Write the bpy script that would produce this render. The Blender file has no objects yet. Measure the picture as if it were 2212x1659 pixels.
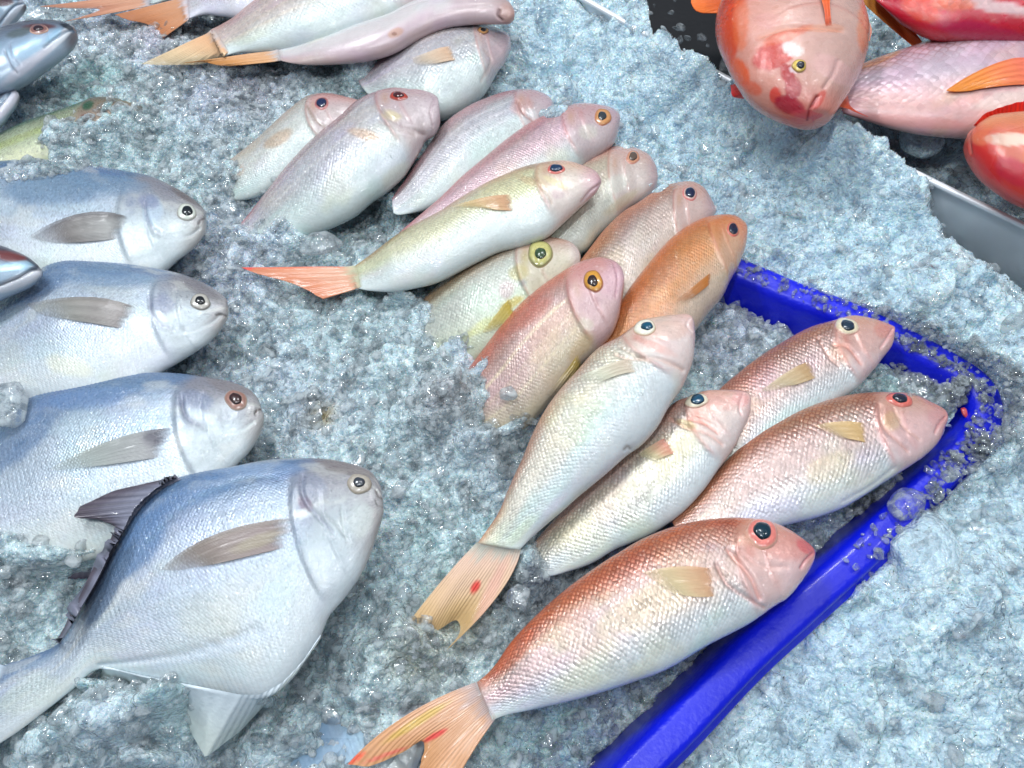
import bpy, math, random
import numpy as np
random.seed(7)
from mathutils import Vector
from mathutils.bvhtree import BVHTree

# ------------------------------------------------------------------ camera, light, exposure
SC = bpy.context.scene
COL = SC.collection
TH = math.radians(29.0); CH = 0.45; FP = 1736.0; W2, H2 = 1106.0, 829.5
cam_d = bpy.data.cameras.new("camera"); cam = bpy.data.objects.new("camera", cam_d); COL.objects.link(cam)
cam.location = (0, 0, CH); cam.rotation_euler = (TH, 0, 0)
cam_d.sensor_width = 36; cam_d.lens = FP / (2 * W2) * 36; cam_d.clip_start = 0.01; cam_d.clip_end = 20
SC.camera = cam
wd = bpy.data.worlds.new("World"); SC.world = wd; wd.use_nodes = True
bg = wd.node_tree.nodes['Background']; bg.inputs[0].default_value = (0.46, 0.61, 0.80, 1); bg.inputs[1].default_value = 0.28

def area(name, loc, size, power, color, target=(0, 0.25, 0)):
    l = bpy.data.lights.new(name, 'AREA'); l.shape = 'DISK'; l.size = size; l.energy = power; l.color = color
    o = bpy.data.objects.new(name, l); COL.objects.link(o); o.location = loc
    o.rotation_euler = (Vector(target) - Vector(loc)).to_track_quat('-Z', 'Y').to_euler()
    return o
def tube(loc, ang, length, power, color):  # overhead lamp with a made-up long thin shape, for more glints on ice
    o = area("led_lamp", loc, 0.1, power, color, target=(loc[0] * .4, .25, 0)); o.data.shape = 'RECTANGLE'; o.data.size = length; o.data.size_y = 0.025
    q = (Vector((loc[0] * .4, .25, 0)) - Vector(loc)).to_track_quat('-Z', 'Y'); o.rotation_euler = (q @ Vector((0, 0, 1)).rotation_difference(Vector((0, 0, 1))) ).to_euler(); o.rotation_euler.rotate_axis('Z', math.radians(ang))
    return o
tube((-0.60, 0.80, 1.30), 20, 0.55, 12.0, (0.93, 0.97, 1.0))
tube((0.30, 1.10, 1.35), -10, 0.50, 7.4, (0.95, 0.98, 1.0))
tube((-0.10, 0.05, 1.45), 70, 0.55, 8.2, (0.93, 0.97, 1.0))
area("market_lamp", (0.45, -0.15, 1.5), 0.04, 4.0, (0.9, 0.95, 1.0))
area("market_lamp", (-1.1, 0.1, 1.2), 0.04, 3.0, (0.95, 0.98, 1.0))
area("market_lamp", (0.9, 0.5, 1.3), 0.05, 2.6, (1.0, 0.96, 0.92))
SC.view_settings.view_transform = 'Standard'; SC.view_settings.look = 'None'
SC.view_settings.exposure = 0.0; SC.view_settings.gamma = 1.0; SC.view_settings.use_curve_mapping = False
cy = SC.cycles
cy.use_denoising = True; cy.max_bounces = 12; cy.transmission_bounces = 8; cy.glossy_bounces = 4; cy.diffuse_bounces = 5
cy.transparent_max_bounces = 16; cy.caustics_refractive = False; cy.caustics_reflective = False; cy.sample_clamp_indirect = 4.0

# ------------------------------------------------------------------ helpers
st, ct = math.sin(TH), math.cos(TH)
def P(px, z=0.0):
    """pixel(s) of the traced photograph (2212 wide) -> point(s) on the horizontal plane z"""
    px = np.asarray(px, float); z = np.asarray(z, float)
    a = (px[..., 0] - W2) / FP; b = (H2 - px[..., 1]) / FP
    dx = a; dy = st + b * ct; dz = -ct + b * st
    t = (z - CH) / dz
    return np.stack([dx * t, dy * t, np.broadcast_to(z, dx.shape) + 0 * dx], -1)
def proj(w):
    x = w[..., 0]; y = w[..., 1]; z = w[..., 2] - CH
    f = y * st - z * ct; u = y * ct + z * st
    return np.stack([W2 + FP * x / f, H2 - FP * u / f], -1)
def ray(px):
    a = (px[0] - W2) / FP; b = (H2 - px[1]) / FP
    return Vector((a, st + b * ct, -ct + b * st)).normalized()
def ss(a, b, x):
    t = np.clip((x - a) / (b - a), 0, 1); return t * t * (3 - 2 * t)
def lin(c):
    c = np.asarray(c, float) / 255.0
    return np.where(c <= 0.04045, c / 12.92, ((c + 0.055) / 1.055) ** 2.4)
def mixc(a, b, t):
    return a * (1 - t[..., None]) + b * t[..., None]
def _h(i, j, k):
    n = (i * 374761393 + j * 668265263 + k * 2147483647) & 0xffffffff
    n = ((n ^ (n >> 13)) * 1274126177) & 0xffffffff
    return ((n ^ (n >> 16)) & 0xffffff) / float(0xffffff)
def noise2(x, y, seed=0):
    x = np.asarray(x, float); y = np.asarray(y, float)
    i = np.floor(x).astype(np.int64); j = np.floor(y).astype(np.int64)
    fx = x - i; fy = y - j; fx = fx * fx * (3 - 2 * fx); fy = fy * fy * (3 - 2 * fy)
    a = _h(i, j, seed); b = _h(i + 1, j, seed); c = _h(i, j + 1, seed); d = _h(i + 1, j + 1, seed)
    return (a * (1 - fx) + b * fx) * (1 - fy) + (c * (1 - fx) + d * fx) * fy
def fbm(x, y, seed=0, o=4):
    s = 0; a = 0.5; t = 0
    for k in range(o):
        s = s + a * noise2(x * 2 ** k + 17.3 * k, y * 2 ** k - 9.1 * k, seed + k); t += a; a *= 0.5
    return s / t - 0.5
def spline(pts, n, closed=False):
    """Catmull-Rom through pts resampled to n by arc length"""
    p = np.asarray(pts, float)
    q = np.vstack([2 * p[0] - p[1], p, 2 * p[-1] - p[-2]])
    out = []
    for i in range(1, len(q) - 2):
        t = np.linspace(0, 1, 24, endpoint=False)[:, None]
        a, b, c, d = q[i - 1], q[i], q[i + 1], q[i + 2]
        out.append(0.5 * ((2 * b) + (-a + c) * t + (2 * a - 5 * b + 4 * c - d) * t ** 2 + (-a + 3 * b - 3 * c + d) * t ** 3))
    out.append(p[-1:]); o = np.vstack(out)
    L = np.concatenate([[0], np.cumsum(np.linalg.norm(np.diff(o, axis=0), axis=1))])
    s = np.linspace(0, L[-1], n)
    return np.stack([np.interp(s, L, o[:, k]) for k in range(p.shape[1])], 1)
def polyidx(pts, n):
    p = np.asarray(pts, float); t = np.linspace(0, len(p) - 1, n)
    return np.stack([np.interp(t, np.arange(len(p)), p[:, k]) for k in range(p.shape[1])], 1)
def pdist(px, py, poly):
    """distance in pixels to a polyline, vectorised; also the parameter along it"""
    best = np.full(px.shape, 1e9); par = np.zeros(px.shape); p = np.asarray(poly, float); n = len(p) - 1
    for i in range(n):
        a, b = p[i], p[i + 1]; ab = b - a; L = (ab ** 2).sum() + 1e-9
        t = np.clip(((px - a[0]) * ab[0] + (py - a[1]) * ab[1]) / L, 0, 1)
        d = np.hypot(px - a[0] - t * ab[0], py - a[1] - t * ab[1])
        m = d < best; best = np.where(m, d, best); par = np.where(m, (i + t) / n, par)
    return best, par
def mkmesh(name, v, faces, mat, parent=None, col=None, msk=None, uv=None, smooth=True, origin=None):
    v = np.asarray(v, float).reshape(-1, 3)
    if origin is not None: v = v - np.asarray(origin)
    faces = np.asarray(faces, np.int32); k = faces.shape[1]
    me = bpy.data.meshes.new(name)
    me.vertices.add(len(v)); me.vertices.foreach_set('co', v.astype(np.float32).ravel())
    me.loops.add(faces.size); me.loops.foreach_set('vertex_index', faces.ravel())
    me.polygons.add(len(faces)); me.polygons.foreach_set('loop_start', np.arange(0, faces.size, k, dtype=np.int32))
    me.polygons.foreach_set('use_smooth', np.full(len(faces), smooth))
    if col is not None:
        a = me.color_attributes.new('Col', 'FLOAT_COLOR', 'POINT')
        c = np.ones((len(v), 4), np.float32); c[:, :3] = np.clip(np.asarray(col).reshape(-1, 3), 0, 1); a.data.foreach_set('color', c.ravel())
    if msk is not None:
        a = me.color_attributes.new('Msk', 'FLOAT_COLOR', 'POINT')
        c = np.ones((len(v), 4), np.float32); c[:, :3] = np.asarray(msk).reshape(-1, 3); a.data.foreach_set('color', c.ravel())
    if uv is not None:
        u = me.uv_layers.new(name='UVMap'); uv = np.asarray(uv, np.float32).reshape(-1, 2)
        u.data.foreach_set('uv', uv[faces.ravel()].ravel())
    me.update(calc_edges=True); me.validate()
    me.materials.append(mat)
    o = bpy.data.objects.new(name, me); COL.objects.link(o)
    if parent is not None: o.parent = parent
    return o
def gridfaces(n, m, wrap=False):
    i = np.arange(n - 1)[:, None]; j = np.arange(m if wrap else m - 1)[None, :]
    j2 = (j + 1) % m
    return np.stack([i * m + j, i * m + j2, (i + 1) * m + j2, (i + 1) * m + j], -1).reshape(-1, 4)
def tag(o, label=None, cat=None, group=None, kind=None):
    if label: o['label'] = label
    if cat: o['category'] = cat
    if group: o['group'] = group
    if kind: o['kind'] = kind
    return o

# ------------------------------------------------------------------ materials
class N:
    def __init__(s, name):
        s.m = bpy.data.materials.new(name); s.m.use_nodes = True; s.t = s.m.node_tree; s.t.nodes.clear()
    def n(s, typ, **kw):
        nd = s.t.nodes.new(typ)
        for k, v in kw.items():
            if k.startswith('_'): setattr(nd, k[1:], v)
        return nd
    def l(s, a, b): s.t.links.new(a, b)
    def math(s, op, a, b=None, c=None):
        nd = s.t.nodes.new('ShaderNodeMath'); nd.operation = op
        for i, x in enumerate((a, b, c)):
            if x is None: continue
            if isinstance(x, (int, float)): nd.inputs[i].default_value = x
            else: s.l(x, nd.inputs[i])
        return nd.outputs[0]
    def mix(s, f, a, b, bt='MIX'):
        nd = s.t.nodes.new('ShaderNodeMix'); nd.data_type = 'RGBA'; nd.blend_type = bt
        for i, x in ((0, f), (6, a), (7, b)):
            if isinstance(x, (int, float)): nd.inputs[i].default_value = x
            elif isinstance(x, tuple): nd.inputs[i].default_value = x
            else: s.l(x, nd.inputs[i])
        return nd.outputs[2]
    def noise(s, scale, vec=None, detail=3, rough=0.5):
        nd = s.t.nodes.new('ShaderNodeTexNoise'); nd.inputs['Scale'].default_value = scale
        nd.inputs['Detail'].default_value = detail; nd.inputs['Roughness'].default_value = rough
        if vec is not None: s.l(vec, nd.inputs['Vector'])
        return nd
    def bump(s, h, strength, dist, normal=None):
        nd = s.t.nodes.new('ShaderNodeBump'); nd.inputs['Strength'].default_value = strength
        nd.inputs['Distance'].default_value = dist; s.l(h, nd.inputs['Height'])
        if normal is not None: s.l(normal, nd.inputs['Normal'])
        return nd.outputs[0]
    def ramp(s, f, a, b):
        nd = s.t.nodes.new('ShaderNodeMapRange'); nd.interpolation_type = 'SMOOTHSTEP'
        s.l(f, nd.inputs[0]); nd.inputs[1].default_value = a; nd.inputs[2].default_value = b
        return nd.outputs[0]

def mat_skin(name='fish_skin'):
    g = N(name); tc = g.n('ShaderNodeTexCoord'); geo = g.n('ShaderNodeNewGeometry')
    col = g.n('ShaderNodeVertexColor', _layer_name='Col'); msk = g.n('ShaderNodeVertexColor', _layer_name='Msk')
    sep = g.n('ShaderNodeSeparateColor'); g.l(msk.outputs[0], sep.inputs[0])
    mp = g.n('ShaderNodeMapping'); g.l(tc.outputs['UV'], mp.inputs[0]); mp.inputs['Rotation'].default_value = (0, 0, math.pi / 4)
    v1 = g.n('ShaderNodeTexVoronoi', _voronoi_dimensions='2D', _feature='F1'); v1.inputs['Scale'].default_value = 1; v1.inputs['Randomness'].default_value = 0.38
    v2 = g.n('ShaderNodeTexVoronoi', _voronoi_dimensions='2D', _feature='DISTANCE_TO_EDGE'); v2.inputs['Scale'].default_value = 1; v2.inputs['Randomness'].default_value = 0.38
    g.l(mp.outputs[0], v1.inputs['Vector']); g.l(mp.outputs[0], v2.inputs['Vector'])
    edge = g.math('SUBTRACT', 1.0, g.ramp(v2.outputs['Distance'], 0.02, 0.22))
    sc = sep.outputs[0]; silver = sep.outputs[1]; net = sep.outputs[2]
    # colour: darker network on the back, each scale slightly different
    cellr = g.n('ShaderNodeSeparateColor'); g.l(v1.outputs['Color'], cellr.inputs[0])
    e = g.math('MULTIPLY', edge, net)
    dark = g.mix(1.0, col.outputs[0], (0.62, 0.40, 0.34, 1), 'MULTIPLY')
    c1 = g.mix(e, col.outputs[0], dark)
    cell_l = g.math('MULTIPLY', g.math('MULTIPLY', g.math('SUBTRACT', cellr.outputs[0], 0.5), 0.34), sc)
    hs = g.n('ShaderNodeHueSaturation'); g.l(c1, hs.inputs['Color']); g.l(g.math('ADD', cell_l, 1.0), hs.inputs['Value'])
    n0 = g.noise(420, geo.outputs['Position'], 4, 0.6)
    rg = g.math('ADD', g.math('MULTIPLY', cellr.outputs[1], 0.25), 0.2)
    b = g.n('ShaderNodeBsdfPrincipled'); g.l(hs.outputs[0], b.inputs['Base Color'])
    g.l(rg, b.inputs['Roughness']); g.l(g.math('MULTIPLY', silver, 0.75), b.inputs['Metallic'])
    b.inputs['IOR'].default_value = 1.45
    b.inputs['Coat Weight'].default_value = 1.0; b.inputs['Coat Roughness'].default_value = 0.045; b.inputs['Coat IOR'].default_value = 1.45
    b.inputs['Subsurface Weight'].default_value = 0.22; b.inputs['Subsurface Radius'].default_value = (0.004, 0.0025, 0.002); b.inputs['Subsurface Scale'].default_value = 1.0
    # scale relief: domes with random facet tilt, then a wet micro ripple
    hgt = g.math('MULTIPLY', g.math('SUBTRACT', g.math('MULTIPLY', cellr.outputs[2], 0.35), v1.outputs['Distance']), sc)
    nb = g.bump(hgt, 0.42, 0.0010)
    nb2 = g.bump(n0.outputs[0], 0.18, 0.0012, nb)
    g.l(nb2, b.inputs['Normal'])
    n3 = g.noise(260, geo.outputs['Position'], 2, 0.5)
    n4 = g.noise(800, geo.outputs['Position'], 2, 0.5)
    g.l(g.bump(n4.outputs[0], 0.55, 0.0010, g.bump(n3.outputs[0], 0.32, 0.0022, nb)), b.inputs['Coat Normal'])
    o = g.n('ShaderNodeOutputMaterial'); g.l(b.outputs[0], o.inputs[0])
    return g.m
def mat_fin():
    g = N('fin_membrane'); geo = g.n('ShaderNodeNewGeometry'); tc = g.n('ShaderNodeTexCoord')
    col = g.n('ShaderNodeVertexColor', _layer_name='Col')
    b = g.n('ShaderNodeBsdfPrincipled'); g.l(col.outputs[0], b.inputs['Base Color']); b.inputs['Roughness'].default_value = 0.3
    b.inputs['Coat Weight'].default_value = 0.35; b.inputs['Coat Roughness'].default_value = 0.12; b.inputs['Roughness'].default_value = 0.42
    w = g.n('ShaderNodeTexWave', _wave_type='BANDS', _bands_direction='Y'); g.l(tc.outputs['UV'], w.inputs['Vector']); w.inputs['Scale'].default_value = 7.0
    w.inputs['Distortion'].default_value = 0.6; w.inputs['Detail'].default_value = 2
    n0 = g.noise(500, geo.outputs['Position'], 3)
    nb = g.bump(w.outputs['Fac'], 0.5, 0.0006); g.l(g.bump(n0.outputs[0], 0.25, 0.001, nb), b.inputs['Normal'])
    t = g.n('ShaderNodeBsdfTranslucent'); g.l(col.outputs[0], t.inputs[0])
    tr = g.n('ShaderNodeBsdfTransparent')
    mx = g.n('ShaderNodeMixShader'); mx.inputs[0].default_value = 0.10; g.l(b.outputs[0], mx.inputs[1]); g.l(t.outputs[0], mx.inputs[2])
    msk = g.n('ShaderNodeVertexColor', _layer_name='Msk'); sp = g.n('ShaderNodeSeparateColor'); g.l(msk.outputs[0], sp.inputs[0])
    m2 = g.n('ShaderNodeMixShader'); g.l(sp.outputs[0], m2.inputs[0]); g.l(mx.outputs[0], m2.inputs[1]); g.l(tr.outputs[0], m2.inputs[2])
    o = g.n('ShaderNodeOutputMaterial'); g.l(m2.outputs[0], o.inputs[0])
    return g.m
def mat_eye():
    g = N('eye_wet'); col = g.n('ShaderNodeVertexColor', _layer_name='Col')
    b = g.n('ShaderNodeBsdfPrincipled'); g.l(col.outputs[0], b.inputs['Base Color']); b.inputs['Roughness'].default_value = 0.25
    b.inputs['Coat Weight'].default_value = 1; b.inputs['Coat Roughness'].default_value = 0.03; b.inputs['Coat IOR'].default_value = 1.4
    o = g.n('ShaderNodeOutputMaterial'); g.l(b.outputs[0], o.inputs[0]); return g.m
def mat_ice(name, tint, milk0, milk1, rough):
    """wet ice grain: clear, with milky cores, and a sharp wet gloss"""
    g = N(name); geo = g.n('ShaderNodeNewGeometry')
    n0 = g.noise(380, geo.outputs['Position'], 3, 0.55); n2 = g.noise(170, geo.outputs['Position'], 3, 0.6); n1 = g.noise(16, geo.outputs['Position'], 2)
    c = g.mix(g.ramp(n1.outputs[0], 0.35, 0.65), tint, (tint[0] * 1.02, tint[1] * 0.985, tint[2] * 0.985, 1))
    nb = g.bump(n0.outputs[0], 0.25, 0.0010)
    d = g.n('ShaderNodeBsdfDiffuse'); g.l(c, d.inputs[0]); g.l(nb, d.inputs['Normal'])
    tl = g.n('ShaderNodeBsdfTranslucent'); g.l(c, tl.inputs[0])
    b = g.n('ShaderNodeMixShader'); b.inputs[0].default_value = 0.4; g.l(d.outputs[0], b.inputs[1]); g.l(tl.outputs[0], b.inputs[2])
    tr = g.n('ShaderNodeBsdfTransparent'); tr.inputs[0].default_value = (0.985, 0.995, 1.0, 1)
    rf = g.n('ShaderNodeBsdfRefraction'); rf.inputs[0].default_value = (0.97, 0.99, 1, 1); rf.inputs['IOR'].default_value = 1.31; rf.inputs['Roughness'].default_value = 0.02; g.l(nb, rf.inputs['Normal'])
    mt = g.n('ShaderNodeMixShader'); mt.inputs[0].default_value = 0.0; g.l(tr.outputs[0], mt.inputs[1]); g.l(rf.outputs[0], mt.inputs[2])
    gl = g.n('ShaderNodeBsdfGlossy'); gl.inputs['Roughness'].default_value = rough; g.l(nb, gl.inputs['Normal'])
    fr = g.n('ShaderNodeFresnel'); fr.inputs['IOR'].default_value = 1.55; g.l(nb, fr.inputs['Normal'])
    m2 = g.n('ShaderNodeMixShader'); g.l(g.math('ADD', g.math('MULTIPLY', g.ramp(n2.outputs[0], 0.38, 0.66), milk1 - milk0), milk0), m2.inputs[0]); g.l(mt.outputs[0], m2.inputs[1]); g.l(b.outputs[0], m2.inputs[2])
    m0 = g.n('ShaderNodeMixShader'); g.l(g.math('MINIMUM', fr.outputs[0], 0.6), m0.inputs[0]); g.l(m2.outputs[0], m0.inputs[1]); g.l(gl.outputs[0], m0.inputs[2])
    o = g.n('ShaderNodeOutputMaterial'); g.l(m0.outputs[0], o.inputs[0]); return g.m
def mat_slush():
    """packed crushed ice: cells of clear and frosty grains with bright fractured rims"""
    g = N('slush'); geo = g.n('ShaderNodeNewGeometry'); col = g.n('ShaderNodeVertexColor', _layer_name='Col')
    wob = g.noise(140, geo.outputs['Position'], 3, 0.6)
    vm = g.n('ShaderNodeVectorMath', _operation='MULTIPLY_ADD'); g.l(wob.outputs['Color'], vm.inputs[0]); vm.inputs[1].default_value = (0.006, 0.006, 0.006); g.l(geo.outputs['Position'], vm.inputs[2])
    def vor(scale, feat):
        v = g.n('ShaderNodeTexVoronoi', _feature=feat); v.inputs['Scale'].default_value = scale; g.l(vm.outputs[0], v.inputs['Vector']); return v
    v1 = vor(190, 'SMOOTH_F1'); v1c = vor(190, 'F1'); e1 = vor(190, 'DISTANCE_TO_EDGE'); v2 = vor(430, 'F1'); n0 = g.noise(700, geo.outputs['Position'], 4, 0.65); n1 = g.noise(70, geo.outputs['Position'], 4, 0.6)
    sp = g.n('ShaderNodeSeparateColor'); g.l(v1c.outputs['Color'], sp.inputs[0]); sp2 = g.n('ShaderNodeSeparateColor'); g.l(v2.outputs['Color'], sp2.inputs[0])
    val = g.math('ADD', 0.73, g.math('ADD', g.math('MULTIPLY', sp.outputs[0], 0.22), g.math('MULTIPLY', sp2.outputs[0], 0.20)))
    val = g.math('ADD', val, g.math('MULTIPLY', g.math('SUBTRACT', n1.outputs[0], 0.5), 0.7))
    rim = g.math('MULTIPLY', g.math('SUBTRACT', 1.0, g.ramp(e1.outputs['Distance'], 0.0, 0.10)), g.ramp(n1.outputs[0], 0.40, 0.60))
    val = g.math('ADD', val, g.math('MULTIPLY', rim, 0.30))
    hs = g.n('ShaderNodeHueSaturation'); g.l(col.outputs[0], hs.inputs['Color']); g.l(val, hs.inputs['Value'])
    b = g.n('ShaderNodeBsdfPrincipled'); g.l(hs.outputs[0], b.inputs['Base Color'])
    b.inputs['Roughness'].default_value = 0.085; b.inputs['IOR'].default_value = 1.5
    b.inputs['Subsurface Weight'].default_value = 0.75; b.inputs['Subsurface Radius'].default_value = (0.003, 0.0045, 0.0055)
    b.inputs['Coat Weight'].default_value = 1.0; b.inputs['Coat Roughness'].default_value = 0.11; b.inputs['Coat IOR'].default_value = 1.6; b.inputs['Subsurface Scale'].default_value = 1
    h = g.math('ADD', g.math('MULTIPLY', v1.outputs['Distance'], -1.0), g.math('MULTIPLY', v2.outputs['Distance'], -0.55))
    nb = g.bump(h, 1.0, 0.0044); g.l(g.bump(n0.outputs[0], 0.8, 0.0016, nb), b.inputs['Normal'])
    n9 = g.noise(480, geo.outputs['Position'], 2, 0.5); g.l(g.bump(n9.outputs[0], 1.0, 0.0026, nb), b.inputs['Coat Normal'])
    o = g.n('ShaderNodeOutputMaterial'); g.l(b.outputs[0], o.inputs[0]); return g.m
def mat_plain(name, color, rough, metal=0.0, bump=0.0, bscale=200, coat=0.0, var=0.0):
    g = N(name); geo = g.n('ShaderNodeNewGeometry'); b = g.n('ShaderNodeBsdfPrincipled')
    n1 = g.noise(25, geo.outputs['Position'], 4)
    c = g.mix(g.ramp(n1.outputs[0], 0.3, 0.7), (color[0] * (1 - var), color[1] * (1 - var), color[2] * (1 - var), 1), (*color, 1)); g.l(c, b.inputs['Base Color'])
    b.inputs['Roughness'].default_value = rough; b.inputs['Metallic'].default_value = metal; b.inputs['Coat Weight'].default_value = coat
    b.inputs['Coat Roughness'].default_value = 0.06
    if bump:
        n0 = g.noise(bscale, geo.outputs['Position'], 3); g.l(g.bump(n0.outputs[0], bump, 0.001), b.inputs['Normal'])
    o = g.n('ShaderNodeOutputMaterial'); g.l(b.outputs[0], o.inputs[0]); return g.m
SKIN = mat_skin(); FIN = mat_fin(); EYE = mat_eye()
ICE = mat_ice('clear_ice', (0.88, 0.965, 0.99, 1), 0.05, 0.50, 0.05)
SNOW = mat_ice('frosty_ice', (0.86, 0.96, 1.0, 1), 0.15, 0.6, 0.08)
SLUSH = mat_slush()
BLUE = mat_plain('blue_plastic', (0.0, 0.007, 0.66), 0.40, bump=0.4, bscale=300, coat=0.12, var=0.18)
STEEL = mat_plain('steel', (0.84, 0.87, 0.90), 0.5, metal=0.45, bump=0.06, bscale=60, var=0.12)
BLACK = mat_plain('bin_dark', (0.006, 0.006, 0.008), 0.6, bump=0.3)  # shade of the deep bin interior put into the floor colour
MEAT = mat_plain('meat', (0.5, 0.05, 0.06), 0.25, bump=0.3, coat=0.8)

# ------------------------------------------------------------------ the steel bin and the blue tray
RIM_PX = [(1200, 1860), (1310, 1745), (1385, 1662), (1484, 1562), (1615, 1424), (1740, 1310), (1864, 1198), (1965, 1098), (2060, 1003),
          (2112, 948), (2138, 905), (2140, 862), (2118, 822), (2060, 782), (1960, 728), (1850, 675), (1725, 628), (1640, 592), (1560, 562), (1480, 548), (1410, 548)]
RZ = 0.018
RIM = spline(P(RIM_PX, RZ)[:, :2], 160)
def rim_dist(x, y):
    """signed distance to the tray rim: negative inside the tray"""
    best = np.full(x.shape, 1e9); sg = np.zeros(x.shape); p = RIM[::2]
    for i in range(len(p) - 1):
        a = p[i]; ab = p[i + 1] - a; L = (ab ** 2).sum()
        t = np.clip(((x - a[0]) * ab[0] + (y - a[1]) * ab[1]) / L, 0, 1)
        dx = x - a[0] - t * ab[0]; dy = y - a[1] - t * ab[1]; d = np.hypot(dx, dy)
        c = ab[0] * dy - ab[1] * dx
        m = d < best; best = np.where(m, d, best); sg = np.where(m, np.where(c > 0, -1, 1), sg)
    return best * sg
def blue_tray():
    root = bpy.data.objects.new('plastic_tray', None); COL.objects.link(root)
    org = np.array([RIM[:, 0].mean(), RIM[:, 1].mean(), -0.03]); root.location = org
    tag(root, 'bright blue plastic tray whose rim shows between the snappers and the loose ice', 'tray')
    tan = np.gradient(RIM, axis=0); tan /= np.linalg.norm(tan, axis=1)[:, None]
    nor = np.stack([tan[:, 1], -tan[:, 0]], 1)       # outward
    prof = [(-0.020, -0.026), (-0.0125, 0.006), (-0.0105, 0.0125), (-0.0085, 0.0165), (-0.0055, 0.018), (0.0045, 0.018), (0.0070, 0.0172), (0.0082, 0.0155),
            (0.0086, 0.0115), (0.0110, 0.0105), (0.0116, 0.0090), (0.0116, -0.002), (0.0090, -0.002), (0.0086, 0.007), (0.002, 0.012), (-0.006, 0.011), (-0.0095, 0.004), (-0.017, -0.029)]
    prof = np.array(prof); n = len(RIM); m = len(prof)
    v = np.zeros((n, m, 3)); v[:, :, :2] = RIM[:, None, :] + nor[:, None, :] * prof[None, :, 0:1]; v[:, :, 2] = prof[None, :, 1]
    mkmesh('tray_rim', v, gridfaces(n, m, True), BLUE, root, origin=org)
    # sloping wall and floor of the tray
    inner = RIM - nor * 0.019; c = np.array(P((1500, 1250), -0.027)[:2])
    fl = np.zeros((n, 9, 3))
    for k in range(9):
        t = k / 8.0; fl[:, k, :2] = inner * (1 - t) + c * t; fl[:, k, 2] = -0.0265
    mkmesh('tray_floor', fl, gridfaces(n, 9), BLUE, root, origin=org)
blue_tray()
def steel_bin():
    a = P((1215, -30), 0.035); b = P((1574, 170), 0.038); c = P((1985, 376), 0.042); d = P((2212, 486), 0.042); e = P((2420, 590), 0.042)
    pl = spline(np.array([a, b, c, d, e]), 60)
    org = np.array([pl[:, 0].mean(), pl[:, 1].mean(), -0.1])
    root = bpy.data.objects.new('steel_bin', None); COL.objects.link(root); root.location = org
    tag(root, 'brushed stainless steel bin holding the red fish, half buried in ice', 'bin')
    tan = np.gradient(pl[:, :2], axis=0); tan /= np.linalg.norm(tan, axis=1)[:, None]; nor = np.stack([tan[:, 1], -tan[:, 0]], 1)  # towards camera
    prof = np.array([(0.001, -0.13), (0.001, -0.01), (0.0012, -0.003), (0.003, -0.0012), (0.0032, 0.0004), (0.002, 0.0018), (0.0, 0.002), (-0.0015, 0.001), (-0.0018, -0.001), (-0.002, -0.13)])
    n = 60; m = len(prof); v = np.zeros((n, m, 3)); v[:, :, :2] = pl[:, None, :2] - nor[:, None, :] * -prof[None, :, 0:1]; v[:, :, 2] = pl[:, None, 2] + prof[None, :, 1]
    mkmesh('bin_wall', v, gridfaces(n, m, True), STEEL, root, origin=org)
    fl = np.array([(-0.1, 0.25, -0.1), (1.4, 0.25, -0.1), (-0.1, 1.6, -0.1), (1.4, 1.6, -0.1)])
    mkmesh('bin_floor', fl, [[0, 1, 3, 2]], BLACK, root, origin=org)  # near-black sheet stands in for the dark depth of the bin
    return pl
BIN = steel_bin()
def bin_side(x, y):
    """positive inside the steel bin"""
    yy = np.interp(x, BIN[:, 0], BIN[:, 1]); return np.where(x < 0.108, -0.08, y - yy)

# ------------------------------------------------------------------ ice height
BUMPS = [ (1142, 1222, .011, .024), (846, 450, .009, .024), (800, 168, .014, .026), (786, 196, .010, .016), # px, py, radius m, height m
    (465, 395, .020, .016), (530, 545, .018, .012), (610, 520, .02, .010), (660, 540, .016, .010), (790, 640, .02, .006),
    (860, 790, .030, .020), (960, 900, .030, .026), (1060, 960, .022, .014), (1010, 850, .014, .012), (1205, 225, .016, .022), (1352, 290, .012, .018),
    (1425, 385, .013, .018), (1560, 440, .014, .014), (1400, 200, .05, .008), (700, 180, .05, .008), (900, 150, .03, .006),
    (90, 1195, .030, .026), (0, 1190, .030, .024), (180, 1195, .014, .018), (60, 1330, .03, .014), (300, 1560, .040, .022), (150, 1620, .04, .02), (430, 1540, .018, .018), (470, 1490, .010, .012),
    (860, 1400, .022, .013), (760, 1440, .04, .006), (1100, 850, .016, .004), (1080, 1290, .012, -.004),
    (180, 320, .028, .014), (120, 330, .02, .010), (250, 290, .02, .016), (300, 235, .014, .014), (60, 100, .02, -.006), (700, 900, .05, .004),
    (0, 870, .012, .020), (1750, 420, .07, .010), (1900, 560, .06, .012), (2010, 620, .05, .012), (2100, 700, .05, .016), (2200, 860, .05, .018), (2196, 905, .02, .016), (2176, 800, .02, .014), (2120, 1010, .012, .010),
    (1990, 690, .022, .012), (1900, 650, .016, .010), (2180, 1000, .03, .016), (2150, 1200, .05, .020), (2000, 1330, .035, .014), (1930, 1500, .04, .012), (2150, 1500, .06, .020), (1750, 1560, .03, .006),
    (1980, 1080, .010, .010), (2060, 640, .03, .006), (1850, 620, .012, .008), (1650, 450, .03, .006), (1700, 160, .05, .008), (1900, 320, .04, .010),
    (2010, 300, .03, .020), (2080, 330, .025, .016), (1930, 280, .02, .020), (650, 1560, .02, .010), (560, 1640, .02, .008), (820, 1470, .02, .010), (420, 60, .04, -.004)]
BW = [(P((a, b), 0.0), r, h) for a, b, r, h in BUMPS]
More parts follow.
